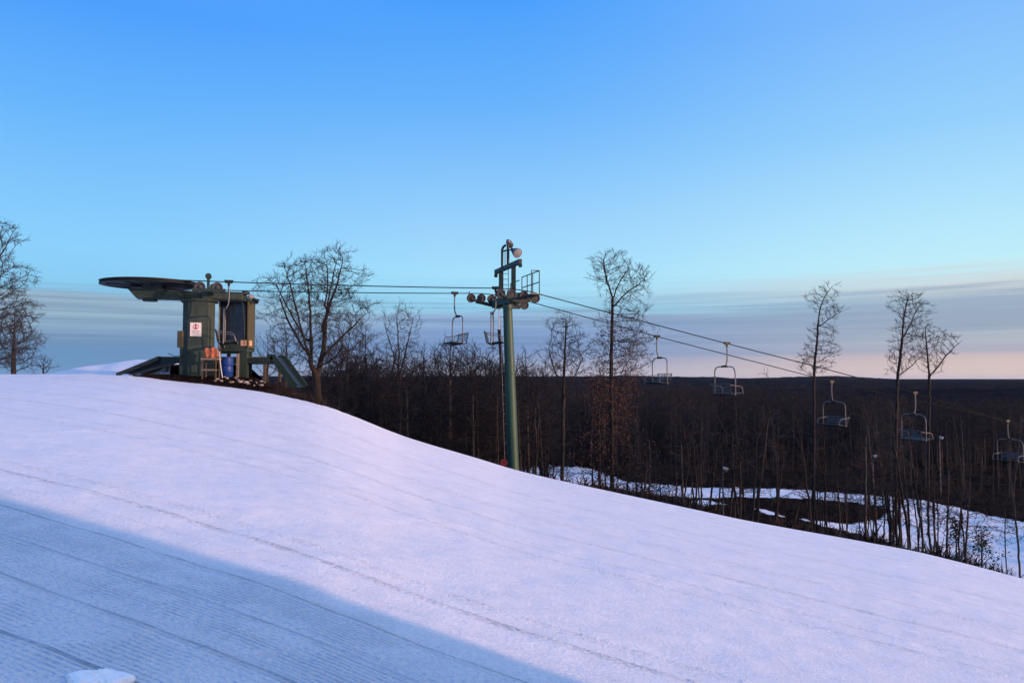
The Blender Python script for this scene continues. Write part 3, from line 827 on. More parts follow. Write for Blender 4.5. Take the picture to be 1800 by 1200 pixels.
# brush: uncountable low undergrowth on the bank
def brush():
    rs = np.random.RandomState(8)
    n = 90000
    px = rs.uniform(545, 1850, n); Yc = 24 + 130 * rs.rand(n) ** 1.3 
    x = (px - 900) / F * Yc
    _, re = brow(np.arctan2(x, Yc))
    ok = (np.hypot(x, Yc) > re + 2.5) & (masks(x, Yc) < .2)
    x = x[ok]; Yc = Yc[ok]; px = px[ok]
    c = vnoise(x, Yc, 3.5, 12) + vnoise(x, Yc, 1.2, 13) * .6
    ok = c > -.05; x = x[ok]; Yc = Yc[ok]; px = px[ok]
    z = ground(x, Yc); n = len(x)
    # dry stubble on the dirt around the station
    m2 = 5200; px2 = rs.uniform(236, 575, m2); x2t = (px2 - 900) / F
    re2 = brow(np.arctan(x2t))[1]; rr2 = re2 + rs.uniform(-.1, 3.2, m2) ; cs = np.cos(np.arctan(x2t))
    y2 = rr2 * cs; x2 = x2t * y2; low = np.ones(n); low2 = np.full(m2, .22) * (.6 + 1.6 * smooth(px2, 440, 560))
    x = np.concatenate([x, x2]); Yc = np.concatenate([Yc, y2]); hs = np.concatenate([low, low2]); n = len(x)
    z = ground(x, Yc); hs = np.repeat(hs, 3)
    k = 3
    p0 = np.repeat(np.stack([x, Yc, z - .05], 1), k, 0)
    h = rs.uniform(.12, .72, n * k) * (1 + .5 * (rs.rand(n * k) > .93))
    h = h * hs
    p1 = p0 + np.stack([rs.normal(0, .38, n * k) * hs, rs.normal(0, .38, n * k) * hs, h], 1)
    sd = rs.normal(0, 1, (n * k, 3)); sd[:, 2] *= .2; sd /= np.linalg.norm(sd, axis=1, keepdims=True)
    w = rs.uniform(.018, .05, (n * k, 1)) * (.25 + .75 * hs[:, None])
    v = np.stack([p0 - sd * w, p0 + sd * w, p1], 1).reshape(-1, 3)
    me = bpy.data.meshes.new('undergrowth')
    fill_mesh(me, v, np.arange(len(v)).reshape(-1, 3), False)
    tag(mesh_obj('undergrowth', me, M['brush']), 'dark dry undergrowth on the bank behind the ski slope', 'undergrowth', kind='stuff')
M['brush'] = simple('dry_brush', (.006, .0045, .004), (.026, .015, .010), .4, .9, bump=0)
brush()

# small evergreen by the right part of the trail
def evergreen(px, pyt, Y, seed, label):
    x, H = top_limited(px, Y, pyt)
    rg = random.Random(seed)
    root = empty('pine_tree', (x, Y, G(x, Y) - .1))
    tag(root, label, 'pine tree')
    MB().tube([(0, 0, 0), (.03, 0, H * .5), (0, 0, H * .95)], [.07, .05, .015], 7).build('trunk', M['bark_dark'], root)
    pts = []
    for k in range(120):
        f = rg.uniform(.38, 1.0); rad = (1.15 - f) * H * .85 * (.2 + .8 * math.sqrt(rg.random())) * (.55 + .45 * math.sin(f * 19 + 2 * math.sin(f * 31 + seed)))
        a = rg.uniform(0, 6.28)
        pts.append(Vector((math.cos(a) * rad, math.sin(a) * rad, f * H + .25 * math.sin(a * 3 + seed) - rad * .15)))
    mesh_obj('crown', leaf_mesh('crown', pts, .10, rg, 6, .16), M['needle'], root)
evergreen(1672, 914, 58, 2, 'small dark pine among the trees in front of the valley trail, left of its twin')
evergreen(1716, 930, 59, 3, 'small dark pine in front of the valley trail, the rightmost of the two')

# ------------------------------------------------------------------ ski lift geometry
E = Vector((.951, .309, 0)); NN = Vector((-.309, .951, 0))
RZ = math.atan2(.309, .951)
BW = Vector((-13.77, 30.2, 0))
RB = 1.72
def LW(s, t, z): return BW + E * s + NN * t + Vector((0, 0, z))
def near_pt(px, py): Y = 32.88 / (1 - .325 * (px - 900) / F); return P(px, py, Y)
def far_pt(px, py): Y = 36.5 / (1 - .325 * (px - 900) / F); return P(px, py, Y)
ZB = 3.585
def sag(a, b, k, n=14):
    return [a.lerp(b, i / n) - Vector((0, 0, 4 * k * (i / n) * (1 - i / n))) for i in range(n)]
near_ctrl = [(871, 506.5), (902, 508), (930, 512), (948, 517), (1140, 567.5), (1275, 603), (1450, 648), (1607, 690), (1800, 752), (2100, 860)]
far_ctrl = [(822, 515.5), (850, 516), (880, 519), (928, 529.5), (1157, 592), (1425, 661), (1462, 671), (1768, 739), (1900, 775), (2200, 850)]
near_line = [near_pt(*q) for q in near_ctrl]
far_line = [far_pt(*q) for q in far_ctrl]
s_near = LW(0, -RB, ZB); s_far = LW(0, RB, ZB + .02)
def rope():
    pts = list(reversed(near_line)) + [a for a in reversed(sag(s_near, near_line[0], .05))][:-1] + [s_near]
    arc = [LW(-RB * math.sin(t), -RB * math.cos(t), ZB) for t in np.linspace(0, math.pi, 26)]
    pts = pts[:-1] + arc + sag(s_far, far_line[0], .05)[1:] + far_line
    m = MB(); m.tube(pts, .022, 6)
    o = m.build('haul_rope', M['rope'])
    tag(o, 'steel haul rope loop running from the station wheel over the tower and down right', 'cable')
rope()

def rope_at(line0, line, px):
    """height on the rope in column px"""
    pts = [line0] + line
    for a, b in zip(pts, pts[1:]):
        pa = 900 + F * a.x / a.y; pb = 900 + F * b.x / b.y
        if pa <= px <= pb:
            lo, hi = 0., 1.
            for _ in range(30):
                m_ = (lo + hi) / 2; q = a.lerp(b, m_)
                if 900 + F * q.x / q.y < px: lo = m_
                else: hi = m_
            q = a.lerp(b, lo)
            if a is line0: q = q - Vector((0, 0, .05 * 4 * lo * (1 - lo)))
            return q
    return pts[-1]

# chair -------------------------------------------------------------
def make_chair():
    root = empty('lift_chair', (0, 0, 0))
    ch = M['chair_steel']
    m = MB(); m.box((0, 0, .01), (.26, .09, .12), ch=.02); m.tube([(-.16, 0, .03), (.16, 0, .03)], .045, 8); m.box((0, 0, -.09), (.09, .06, .12))
    m.build('grip', M['dark_steel'], root)
    m = MB(); m.tube([(0, 0, -.1), (.015, 0, -.45), (.0, 0, -.78), (-.04, 0, -.92), (-.10, 0, -1.0), (-.14, 0, -1.04)], .030, 8)
    m.build('hanger', ch, root)
    W = .80
    m = MB(); pts = []
    for sgn in (-1, 1):
        pass
    arc = [(-.14, -W, -2.32), (-.13, -W, -1.9), (-.13, -W, -1.4), (-.135, -W * .985, -1.28), (-.14, -W * .93, -1.17), (-.14, -W * .82, -1.09), (-.14, -W * .62, -1.05), (-.14, 0, -1.04)]
    arc = arc + [(a, -b, c) for a, b, c in reversed(arc[:-1])]
    m.tube(arc, .026, 8)
    m.build('bail', ch, root)
    m = MB(); m.box((-.14, 0, -1.035), (.14, .34, .09), ch=.02); m.build('bail_clamp', M['dark_steel'], root)
    # seat
    m = MB()
    for i in range(7): m.box((-.24 + i * .085, 0, -2.20 - .012 * (6 - i)), (.05, 1.5, .022))
    m.build('seat', M['slat'], root)
    m = MB()
    for y in (-.70, 0, .70):
        m.tube([(.30, y, -2.235), (-.26, y, -2.30), (-.33, y, -2.26), (-.42, y, -1.80)], .019, 6)
    m.tube([(.30, -.78, -2.235), (.30, .78, -2.235)], .019, 6); m.tube([(-.14, -.80, -2.31), (-.14, .80, -2.31)], .022, 6)
    m.build('seat_frame', M['dark_steel'], root)
    m = MB()
    for i in range(5):
        t = i / 4
        m.box((-.318 - .085 * t, 0, -2.12 + .31 * t), (.02, 1.5, .032), rot=Matrix.Rotation(-.25, 3, 'Y'))
    m.build('backrest', M['slat'], root)
    for s_ in (-1, 1):
        m = MB(); y = s_ * .79
        m.tube([(-.40, y, -1.86), (-.14, y, -1.90), (.12, y, -1.92), (.22, y, -1.97), (.25, y, -2.08), (.28, y, -2.24)], .018, 6)
        m.build('armrest', ch, root)
    return root
proto = make_chair()
GC = 'empty chairs hanging on the haul rope'
chairs = [('n', 400, 'empty chair seen edge-on in front of the dark operator booth'),
          ('f', 799, 'empty chair hanging left of the tower, between it and the fan-shaped tree'),
          ('n', 871, 'empty chair partly hidden behind the left side of the tower pole'),
          ('f', 1155, 'empty chair just right of the tallest leafless tree, its seat at the horizon'),
          ('n', 1278, 'large empty chair hanging below the upper rope, second right of the tallest tree'),
          ('f', 1461, 'empty chair beside the slender ragged tree, below the horizon'),
          ('n', 1607, 'empty chair hanging between the pair of slender trees at right'),
          ('f', 1768, 'empty chair nearest the right edge, against dark woods')]
for i, (side, px, lab) in enumerate(chairs):
    q = rope_at(s_near, near_line, px) if side == 'n' else rope_at(s_far, far_line, px)
    o = proto if i == 0 else copy_tree(proto)
    o.location = q
    rz = RZ if side == 'n' else RZ + math.pi
    o.rotation_euler = (0, 0, rz + [0, .05, -.35, -.04, .02, .05, -.05, .03][i])
    tag(o, lab, 'lift chair', GC)

# tower --------------------------------------------------------------
def tower():
    top = P(892, 533, 34.6); bot = P(903.5, 860, 34.6)
    zb = G(bot.x, 34.6) - .3
    d = (bot - top); k = (zb - top.z) / d.z; bot = top + d * k
    root = empty('lift_tower', bot)
    tag(root, 'tall green steel tower carrying the haul rope in the middle of the picture', 'lift tower')
    o_ = bot
    L = lambda p: Vector(p) - o_
    C = Vector((top.x, top.y, 0))
    T = lambda s, t, z: C + E * s + NN * t + Vector((0, 0, z)) - o_
    pole = MB()
    pole.tube([L(bot), L(bot.lerp(top, .5)), L(top)], [.26, .235, .20], 28)
    for f in (.33, .66):
        q = L(bot.lerp(top, f)); pole.lathe(q, (top - bot), [(.25, -.03), (.265, -.03), (.265, .03), (.25, .03)], 28, False)
    pole.build('pole', M['tower_green'], root)
    m = MB(); zc = 3.38
    m.box(T(0, 0, zc), (.36, 3.1, .30), rz=RZ, ch=.0)
    m.box(T(0, 0, zc + .16), (.62, .62, .05), rz=RZ)
    m.box(T(0, 1.60, zc), (.44, .1, .38), rz=RZ); m.box(T(0, -1.60, zc), (.44, .1, .38), rz=RZ)
    m.build('crossarm', M['tower_green'], root, bevel=.015)
    # sheave trains: rocker beams and wheels under each rope
    for name, line0, line, pxs, dz in (('near', s_near, near_line, [880, 899, 921, 941], 0), ('far', s_far, far_line, [828, 846, 864, 886, 906, 922], 0)):
        wr = .20
        pts = [rope_at(line0, line, p_) - o_ - Vector((0, 0, wr + .015)) for p_ in pxs]
        tr = MB()
        for j in range(0, len(pts), 2):
            a, b = pts[j], pts[j + 1]; mid = (a + b) / 2 - Vector((0, 0, .13))
            for sd in (-.09, .09):
                tr.beam(a + NN * sd, mid + NN * sd, .03, .10); tr.beam(mid + NN * sd, b + NN * sd, .03, .10)
        mids = [(pts[j] + pts[j + 1]) / 2 - Vector((0, 0, .15)) for j in range(0, len(pts), 2)]
        cm = (mids[0] + mids[-1]) / 2 - Vector((0, 0, .10))
        for q in (mids[0], mids[-1]):
            tr.beam(q, cm, .16, .14)
        sgn = -1 if name == 'near' else 1
        tr.beam(cm, T(0, sgn * 1.45, zc), .2, .22)
        obj_tr = tr.build('sheave_train', M['dark_green'], root)
        for q in pts:
            w = MB(); w.wheel(q, NN, wr, .10)
            w.build('sheave_wheel', M['rubber'], obj_tr)
        # rope catcher
        c = MB(); c.tube([pts[0] - NN * .16 + Vector((-.18, 0, .02)), pts[0] - NN * .16 + Vector((-.12, 0, .30))], .02, 6); c.build('rope_catcher', M['dark_green'], obj_tr)
    # lifting frame
    m = MB(); zt = 4.86
    for t in (-.85, .95):
        m.beam(T(0, t, zc + .1), T(0, t, zt - .05), .20, .17)
        m.box(T(0, t, zc + .18), (.34, .30, .05), rz=RZ)
    m.beam(T(0, -1.78, zt), T(0, 1.78, zt), .13, .20)
    m.beam(T(0, 1.78, zt - .12), T(0, 1.70, zt - .2), .13, .14); m.beam(T(0, -1.78, zt - .12), T(0, -1.70, zt - .2), .13, .14)
    m.build('lifting_frame', M['dark_green'], root)
    m = MB()
    for s_ in (-.12, .12):
        m.tube([T(s_, .25, zc + .1), T(s_, .25, 4.8)], .018, 6)
    for k_ in range(5): m.tube([T(-.12, .25, 3.6 + k_ * .25), T(.12, .25, 3.6 + k_ * .25)], .014, 6)
    m.tube([T(.05, -.3, zc + .1), T(.05, -.3, 4.1)], .022, 6); m.tube([T(.05, -.3, 4.1), T(.3, -.75, 4.2)], .02, 6)
    m.build('access_ladder', M['dark_green'], root)
    # lamp mast
    m = MB()
    m.tube([T(-.05, .62, zt), T(-.05, .62, 5.70), T(-.03, .52, 5.82), T(0, .3, 5.86)], .055, 8)
    m.tube([T(.02, -.02, zt), T(.02, -.02, 5.95)], .06, 8)
    m.tube([T(0, .35, zt + .1), T(0, .35, 5.6)], .018, 6)
    m.tube([T(-.05, .62, 5.62), T(.02, -.02, 5.62)], .04, 8)
    m.build('lamp_mast', M['dark_green'], root)
    for q, dr, r_ in ((T(.30, -.18, 5.52), (.5, -.6, -.42), .22), (T(.12, .1, 5.92), (.2, .75, -.2), .14)):
        dr = Vector(dr).normalized()
        m = MB(); m.lathe(q, dr, [(.001, -.30), (.07, -.29), (.09, -.18), (.13, -.10), (r_ * .95, .12), (r_, .20), (r_ * .97, .20)], 18)
        m.tube([q - dr * .1, T(.02, 0, 5.62)], .03, 6)
        fl = m.build('floodlight', M['steel'], root)
        g = MB(); g.lathe(q, dr, [(r_ * .96, .195), (r_ * .5, .225), (.001, .23)], 18); g.build('lens', M['lamp_glass'], fl)
    # catwalk with railing beyond the near rope
    m = MB()
    m.box(T(.32, -1.75, zc + .02), (.45, 2.3, .04), rz=RZ)
    m.build('catwalk', M['steel'], root)
    m = MB()
    for t in (-.55, -1.25, -1.95, -2.75): m.tube([T(.48, t, zc + .04), T(.48, t, zc + .98)], .022, 6)
    for z_ in (.98, .52): m.tube([T(.48, -.55, zc + z_), T(.48, -2.75, zc + z_)], .022, 6)
    m.tube([T(.48, -2.75, zc + .98), T(.14, -2.75, zc + .98), T(.14, -2.75, zc + .04)], .022, 6)
    m.build('railing', M['dark_green'], root)
    # ladder and conduit on the left side
    m = MB(); dn = (bot - top).normalized(); side = -E * .05 + Vector((-.28, -.12, 0))
    for off in (-.02, ):
        m.tube([L(top + dn * .5) + side, L(bot) + side - Vector((.04, 0, 0))], .010, 6)
    for k_ in range(24):
        q = L(top + dn * (.6 + k_ * .42)) + side
        m.tube([q, q + Vector((.14, .1, 0))], .013, 5)
        if k_ % 5 == 3: m.box(q + Vector((.03, 0, .0)), (.13, .05, .03))
    m.build('climbing_rungs', M['steel'], root)
    m = MB(); q0 = L(top + dn * 1.15) + Vector((-.40, -.05, 0)); q1 = L(top + dn * 3.2) + Vector((-.33, -.05, 0))
    m.beam(q0, q1, .15, .14); m.build('ballast_box', M['dark_steel'], root)
    m = MB(); m.tube([q0 + Vector((0, 0, .9)), q0], .028, 6); m.build('conduit', M['white'], root)
tower()

def red_board():
    q = P(885, 813, 31.0)
    z0 = G(q.x, q.y) - .1
    root = empty('marker_board', (q.x, q.y, z0)); tag(root, 'dark red round marker board at the foot of the tower', 'marker')
    h = q.z - z0
    MB().tube([(0, .04, 0), (0, .04, h + .1)], .03, 8).build('post', M['steel'], root)
    MB().lathe((0, 0, h), (.1, -1, 0), [(.001, -.03), (.14, -.03), (.15, -.015), (.15, .015), (.14, .03), (.001, .03)], 28, False).build('disc', M['red'], root)
red_board()

# station -------------------------------------------------------------
def station():
    root = empty('lift_terminal', LW(1.75, 0, 0) + Vector((0, 0, .0)), RZ)
    root.location.z = -.1
    tag(root, 'green steel lift terminal with a big horizontal bullwheel on its arm', 'lift terminal')
    z_ = lambda z: z + .1
    # local axes: x along the line, y across (far), origin under the column
    S = lambda s, t, z: Vector((s - 1.75, t, z_(z)))
    m = MB(); m.box(S(1.75, 0, 1.4), (1.12, 1.0, 3.3), ch=.20); 
    m.box(S(1.75, 0, 2.98), (1.34, 1.2, .06)); m.box(S(1.75, 0, .05), (1.4, 1.3, .12))
    for z in (.9, 1.9, 2.75): m.box(S(1.75, 0, z), (1.135, 1.015, .03), ch=.20)
    for dx in (-.3, .3):
        for z in (.8, 1.0, 2.65, 2.85): m.lathe(S(1.75 + dx, -.50, z), (0, -1, 0), [(.016, 0), (.016, .012), (.001, .014)], 8, False)
    col = m.build('column', M['green'], root, bevel=.006)
    # warning sign on camera side
    sg = MB(); sg.box(S(1.67, -.54, 1.86), (.40, .02, .52)); sgo = sg.build('warning_sign', M['white'], col)
    b = MB(); b.lathe(S(1.67, -.553, 1.96), (0, -1, 0), [(.085, 0), (.10, 0), (.10, .006), (.085, .006), (.085, 0)], 22, False)
    b.box(S(1.67, -.556, 1.98), (.05, .006, .10)); b.box(S(1.65, -.556, 1.90), (.03, .006, .08), rot=Matrix.Rotation(.35, 3, 'Y')); b.box(S(1.69, -.556, 1.90), (.03, .006, .08), rot=Matrix.Rotation(-.35, 3, 'Y'))
    b.lathe(S(1.67, -.553, 2.05), (0, -1, 0), [(.001, .006), (.026, .006), (.026, 0)], 12, False)
    b.build('sign_symbol', M['sign_red'], sgo)
    b = MB()
    for k, w in enumerate((.30, .24, .27)): b.box(S(1.67, -.553, 1.80 - k * .05), (w, .004, .014))
    b.build('sign_text', M['ink'], sgo)
    # arm
    m = MB()
    m.box(S(1.55, 0, 3.18), (3.5, .62, .34)); m.box(S(2.6, 0, 3.2), (1.5, .82, .30))
    m.build('arm', M['green'], root, bevel=.02)
    m = MB(); vs = []
    prof = [(-.75, 3.37), (-.45, 3.02), (.35, 3.02), (.55, 3.37)]
    for t in (-.42, .42):
        for s_, zz in prof: vs.append(S(s_, t, zz))
    m.add(vs, [(0, 1, 2, 3), (7, 6, 5, 4), (0, 4, 5, 1), (1, 5, 6, 2), (2, 6, 7, 3), (3, 7, 4, 0)])
    m.box(S(0, 0, 2.98), (.5, .5, .10), ch=.1)
    m.lathe(S(0, 0, 3.4), (0, 0, 1), [(.001, -.1), (.30, -.1), (.30, .12), (.001, .12)], 20, False)
    m.box(S(0.1, -.3, 3.47), (.7, .3, .22)); m.box(S(.25, .25, 3.47), (.5, .3, .2))
    m.build('bullwheel_mount', M['dark_green'], root)
    # bullwheel
    m = MB(); c = S(0, 0, ZB)
    m.lathe(c, (0, 0, 1), [(RB - .20, -.03), (RB - .18, -.065), (RB - .02, -.07), (RB + .05, -.06), (RB - .02, -.02), (RB - .02, .02), (RB + .05, .06), (RB - .02, .07), (RB - .18, .065), (RB - .20, .03), (RB - .20, -.03)], 72)
    bw = m.build('bullwheel', M['dark_steel'], root)
    m = MB(); m.lathe(c, (0, 0, 1), [(.28, -.07), (RB - .19, -.03), (RB - .19, .03), (.28, .05)], 60); m.build('web', M['dark_green'], bw)
    m = MB(); m.lathe(c, (0, 0, 1), [(.001, -.22), (.26, -.22), (.30, -.16), (.30, .16), (.26, .2), (.001, .2)], 26, False); m.build('hub', M['dark_steel'], bw)
    for k in range(8):
        a = k * math.pi / 4 + .2; d = Vector((math.cos(a), math.sin(a), 0))
        MB().beam(c + d * .25 + Vector((0, 0, -.085)), c + d * (RB - .2) + Vector((0, 0, -.05)), .08, .05).build('spoke', M['dark_steel'], bw)
    # guide sheaves on both sides
    for t in (-RB, RB):
        m = MB()
        m.beam(S(1.6, t, 3.25), S(2.75, t, 3.25), .12, .12); m.box(S(2.2, t * .65, 3.27), (.2, abs(t) * .75, .16))
        m.beam(S(2.15, t, 3.3), S(2.15, t, 3.78), .10, .10)
        m.lathe(S(2.15, t, 3.76), (0, 1, 0), [(.001, -.09), (.11, -.09), (.11, .09), (.001, .09)], 14, False)
        g = m.build('guide_train', M['dark_green'], root)
        for s_ in (1.86, 2.46):
            w = MB(); w.wheel(S(s_, t, ZB - .235), (0, 1, 0), .20, .10); w.build('sheave_wheel', M['rubber'], g)
    m = MB()
    m.box(S(3.35, -.1, 3.12), (.30, .5, .22)); m.beam(S(3.4, -.1, 3.2), S(3.75, -.1, 2.98), .10, .08); m.tube([S(3.2, -.25, 3.1), S(3.35, -.25, 2.9), S(3.4, -.2, 2.3), S(3.42, -.25, 1.3)], .02, 6)
    m.build('brake_linkage', M['dark_green'], root)
station()

def booth():
    root = empty('operator_booth', (-11.05, 31.95, 1.12))
    tag(root, 'dark glazed operator booth on a green post right of the terminal column', 'booth')
    W, D, H = 1.12, 1.0, 1.95
    b = MB(); b.box((0, 0, .0), (W, D, .10)); b.box((0, -D / 2 + .03, .22), (W, .06, .34)); b.box((-W / 2 + .03, 0, .22), (.06, D - .13, .34)); b.box((0, D / 2 - .03, 1.0), (W, .06, 1.9))
    b.build('base_panel', M['green'], root)
    b = MB()
    for x in (-W / 2 + .035, W / 2 - .035):
        for y in (-D / 2 + .035, D / 2 - .1): b.box((x, y, 1.16), (.07, .07, 1.54))
    b.box((.05, -D / 2 + .033, 1.16), (.045, .05, 1.54))
    b.build('frame', M['dark_green'], root)
    b = MB(); b.box((0, -D / 2 + .035, 1.16), (W - .15, .012, 1.52)); b.box((-W / 2 + .035, 0, 1.16), (.012, D - .25, 1.52))
    b.build('window', M['glass'], root)
    b = MB(); b.box((W / 2 - .02, -.0, 1.02), (.055, D - .16, 1.86)); b.box((W / 2 + .0, -D / 2 + .05, 1.0), (.10, .10, 1.9)); b.build('side_wall', M['booth_wood'], root)
    b = MB(); b.box((0, 0, H + .01), (W + .12, D + .14, .07)); b.build('roof', M['dark_green'], root, bevel=.01)
    b = MB(); b.box((W / 2 + .055, -.2, .28), (.02, .34, .22)); b.box((W / 2 - .12, -D / 2 - .012, .28), (.22, .02, .22)); b.build('notice_board', M['peach'], root)
    b = MB(); b.box((W / 2 - .16, -.3, -.57), (.30, .30, 1.10)); b.box((W / 2 - .16, .42, -.57), (.14, .14, 1.10)); b.box((-W / 2 + .1, .42, -.57), (.12, .12, 1.10)); b.box((-.02, -.3, -.09), (W + .1, .12, .10))
    b.build('support_post', M['green'], root)
    b = MB()
    b.tube([(.42, -.3, H), (.42, -.3, H + .22)], .03, 8); b.tube([(.36, -.35, H + .22), (.78, -.25, H + .12)], .022, 6)
    b.tube([(-.05, -.5, H + .02), (-.05, -.56, H + .06)], .02, 6)
    b.build('lamp_bracket', M['dark_steel'], root)
    for (q, d, r_) in (((.42, -.3, H + .32), (-.8, -.35, -.12), .12), ((.62, -.3, H + .18), (.5, -.7, -.2), .11), ((.82, -.26, H + .03), (.8, .3, -.35), .10), ((-.05, -.58, H + .03), (0, -1, -.3), .07)):
        dr = Vector(d).normalized(); q = Vector(q)
        b = MB(); b.lathe(q, dr, [(.001, -.17), (.05, -.16), (.07, -.06), (r_, .08), (r_, .12), (r_ * .95, .12)], 14)
        f = b.build('floodlight', M['dark_steel'], root)
        b = MB(); b.lathe(q, dr, [(r_ * .94, .115), (.001, .13)], 14); b.build('lens', M['lamp_glass'], f)
    # lever bars inside / in front
    b = MB(); b.tube([(-.48, -.56, -.1), (-.52, -.56, .8), (-.50, -.56, 1.95)], .018, 6); b.tube([(.1, -.56, .55), (.26, -.56, .22)], .016, 6)
    b.tube([(-.30, -.56, .1), (-.34, -.56, .5), (-.25, -.56, .6)], .02, 6)
    b.build('lever_bars', M['steel'], root)
booth()

def deck():
    root = empty('wooden_deck', (-11.75, 32.9, 0))
    tag(root, 'weathered wooden loading deck with sloping ramp under the terminal and booth', 'deck')
    b = MB(); z = .84
    for k in range(11): b.box((-.15, -1.15 + k * .21, z), (4.3, .19, .05))
    b.build('deck_boards', M['wood'], root)
    b = MB()
    for y in (-1.28, 1.0): MB().box((0, y, z - .14), (4.3, .07, .20)).build('deck_beam', M['dark_green'], root)
    b = MB()
    for x in (-2.0, -1.45, .42, 1.9):
        for y in (-1.16, .9): MB().box((x, y, z / 2 - .2), (.10, .10, z - .1)).build('deck_post', M['wood'], root)
    # left ramp
    b = MB()
    for k in range(9):
        y = -1.2 + k * .24
        b.beam((-2.3, y, z + .02), (-3.85, y - .1, .20), .21, .05)
    for y in (-1.36, .85): b.beam((-2.28, y, z - .05), (-3.85, y - .1, .14), .07, .14)
    b.build('left_ramp', M['wood'], root)
    b = MB()
    for y in (-1.45, -.3): b.beam((-1.6, y, .60), (-3.3, y - .1, .12), .06, .08)
    b.build('ramp_brace', M['wood'], root)
    # right stair
    b = MB()
    for y in (-1.2, .3):
        b.beam((2.0, y, z + .02), (1.98 + .25, y, z + .02), .09, .22); b.beam((2.2, y, z + .05), (3.15, y, -.35), .09, .26)
    b.box((2.0, -.45, z - .12), (.2, 1.5, .12))
    b.build('ramp_stringer', M['dark_green'], root)
    MB().beam((2.2, -.45, z + .0), (3.12, -.45, -.38), 1.40, .06).build('ramp_board', M['dark_steel'], root)
deck()

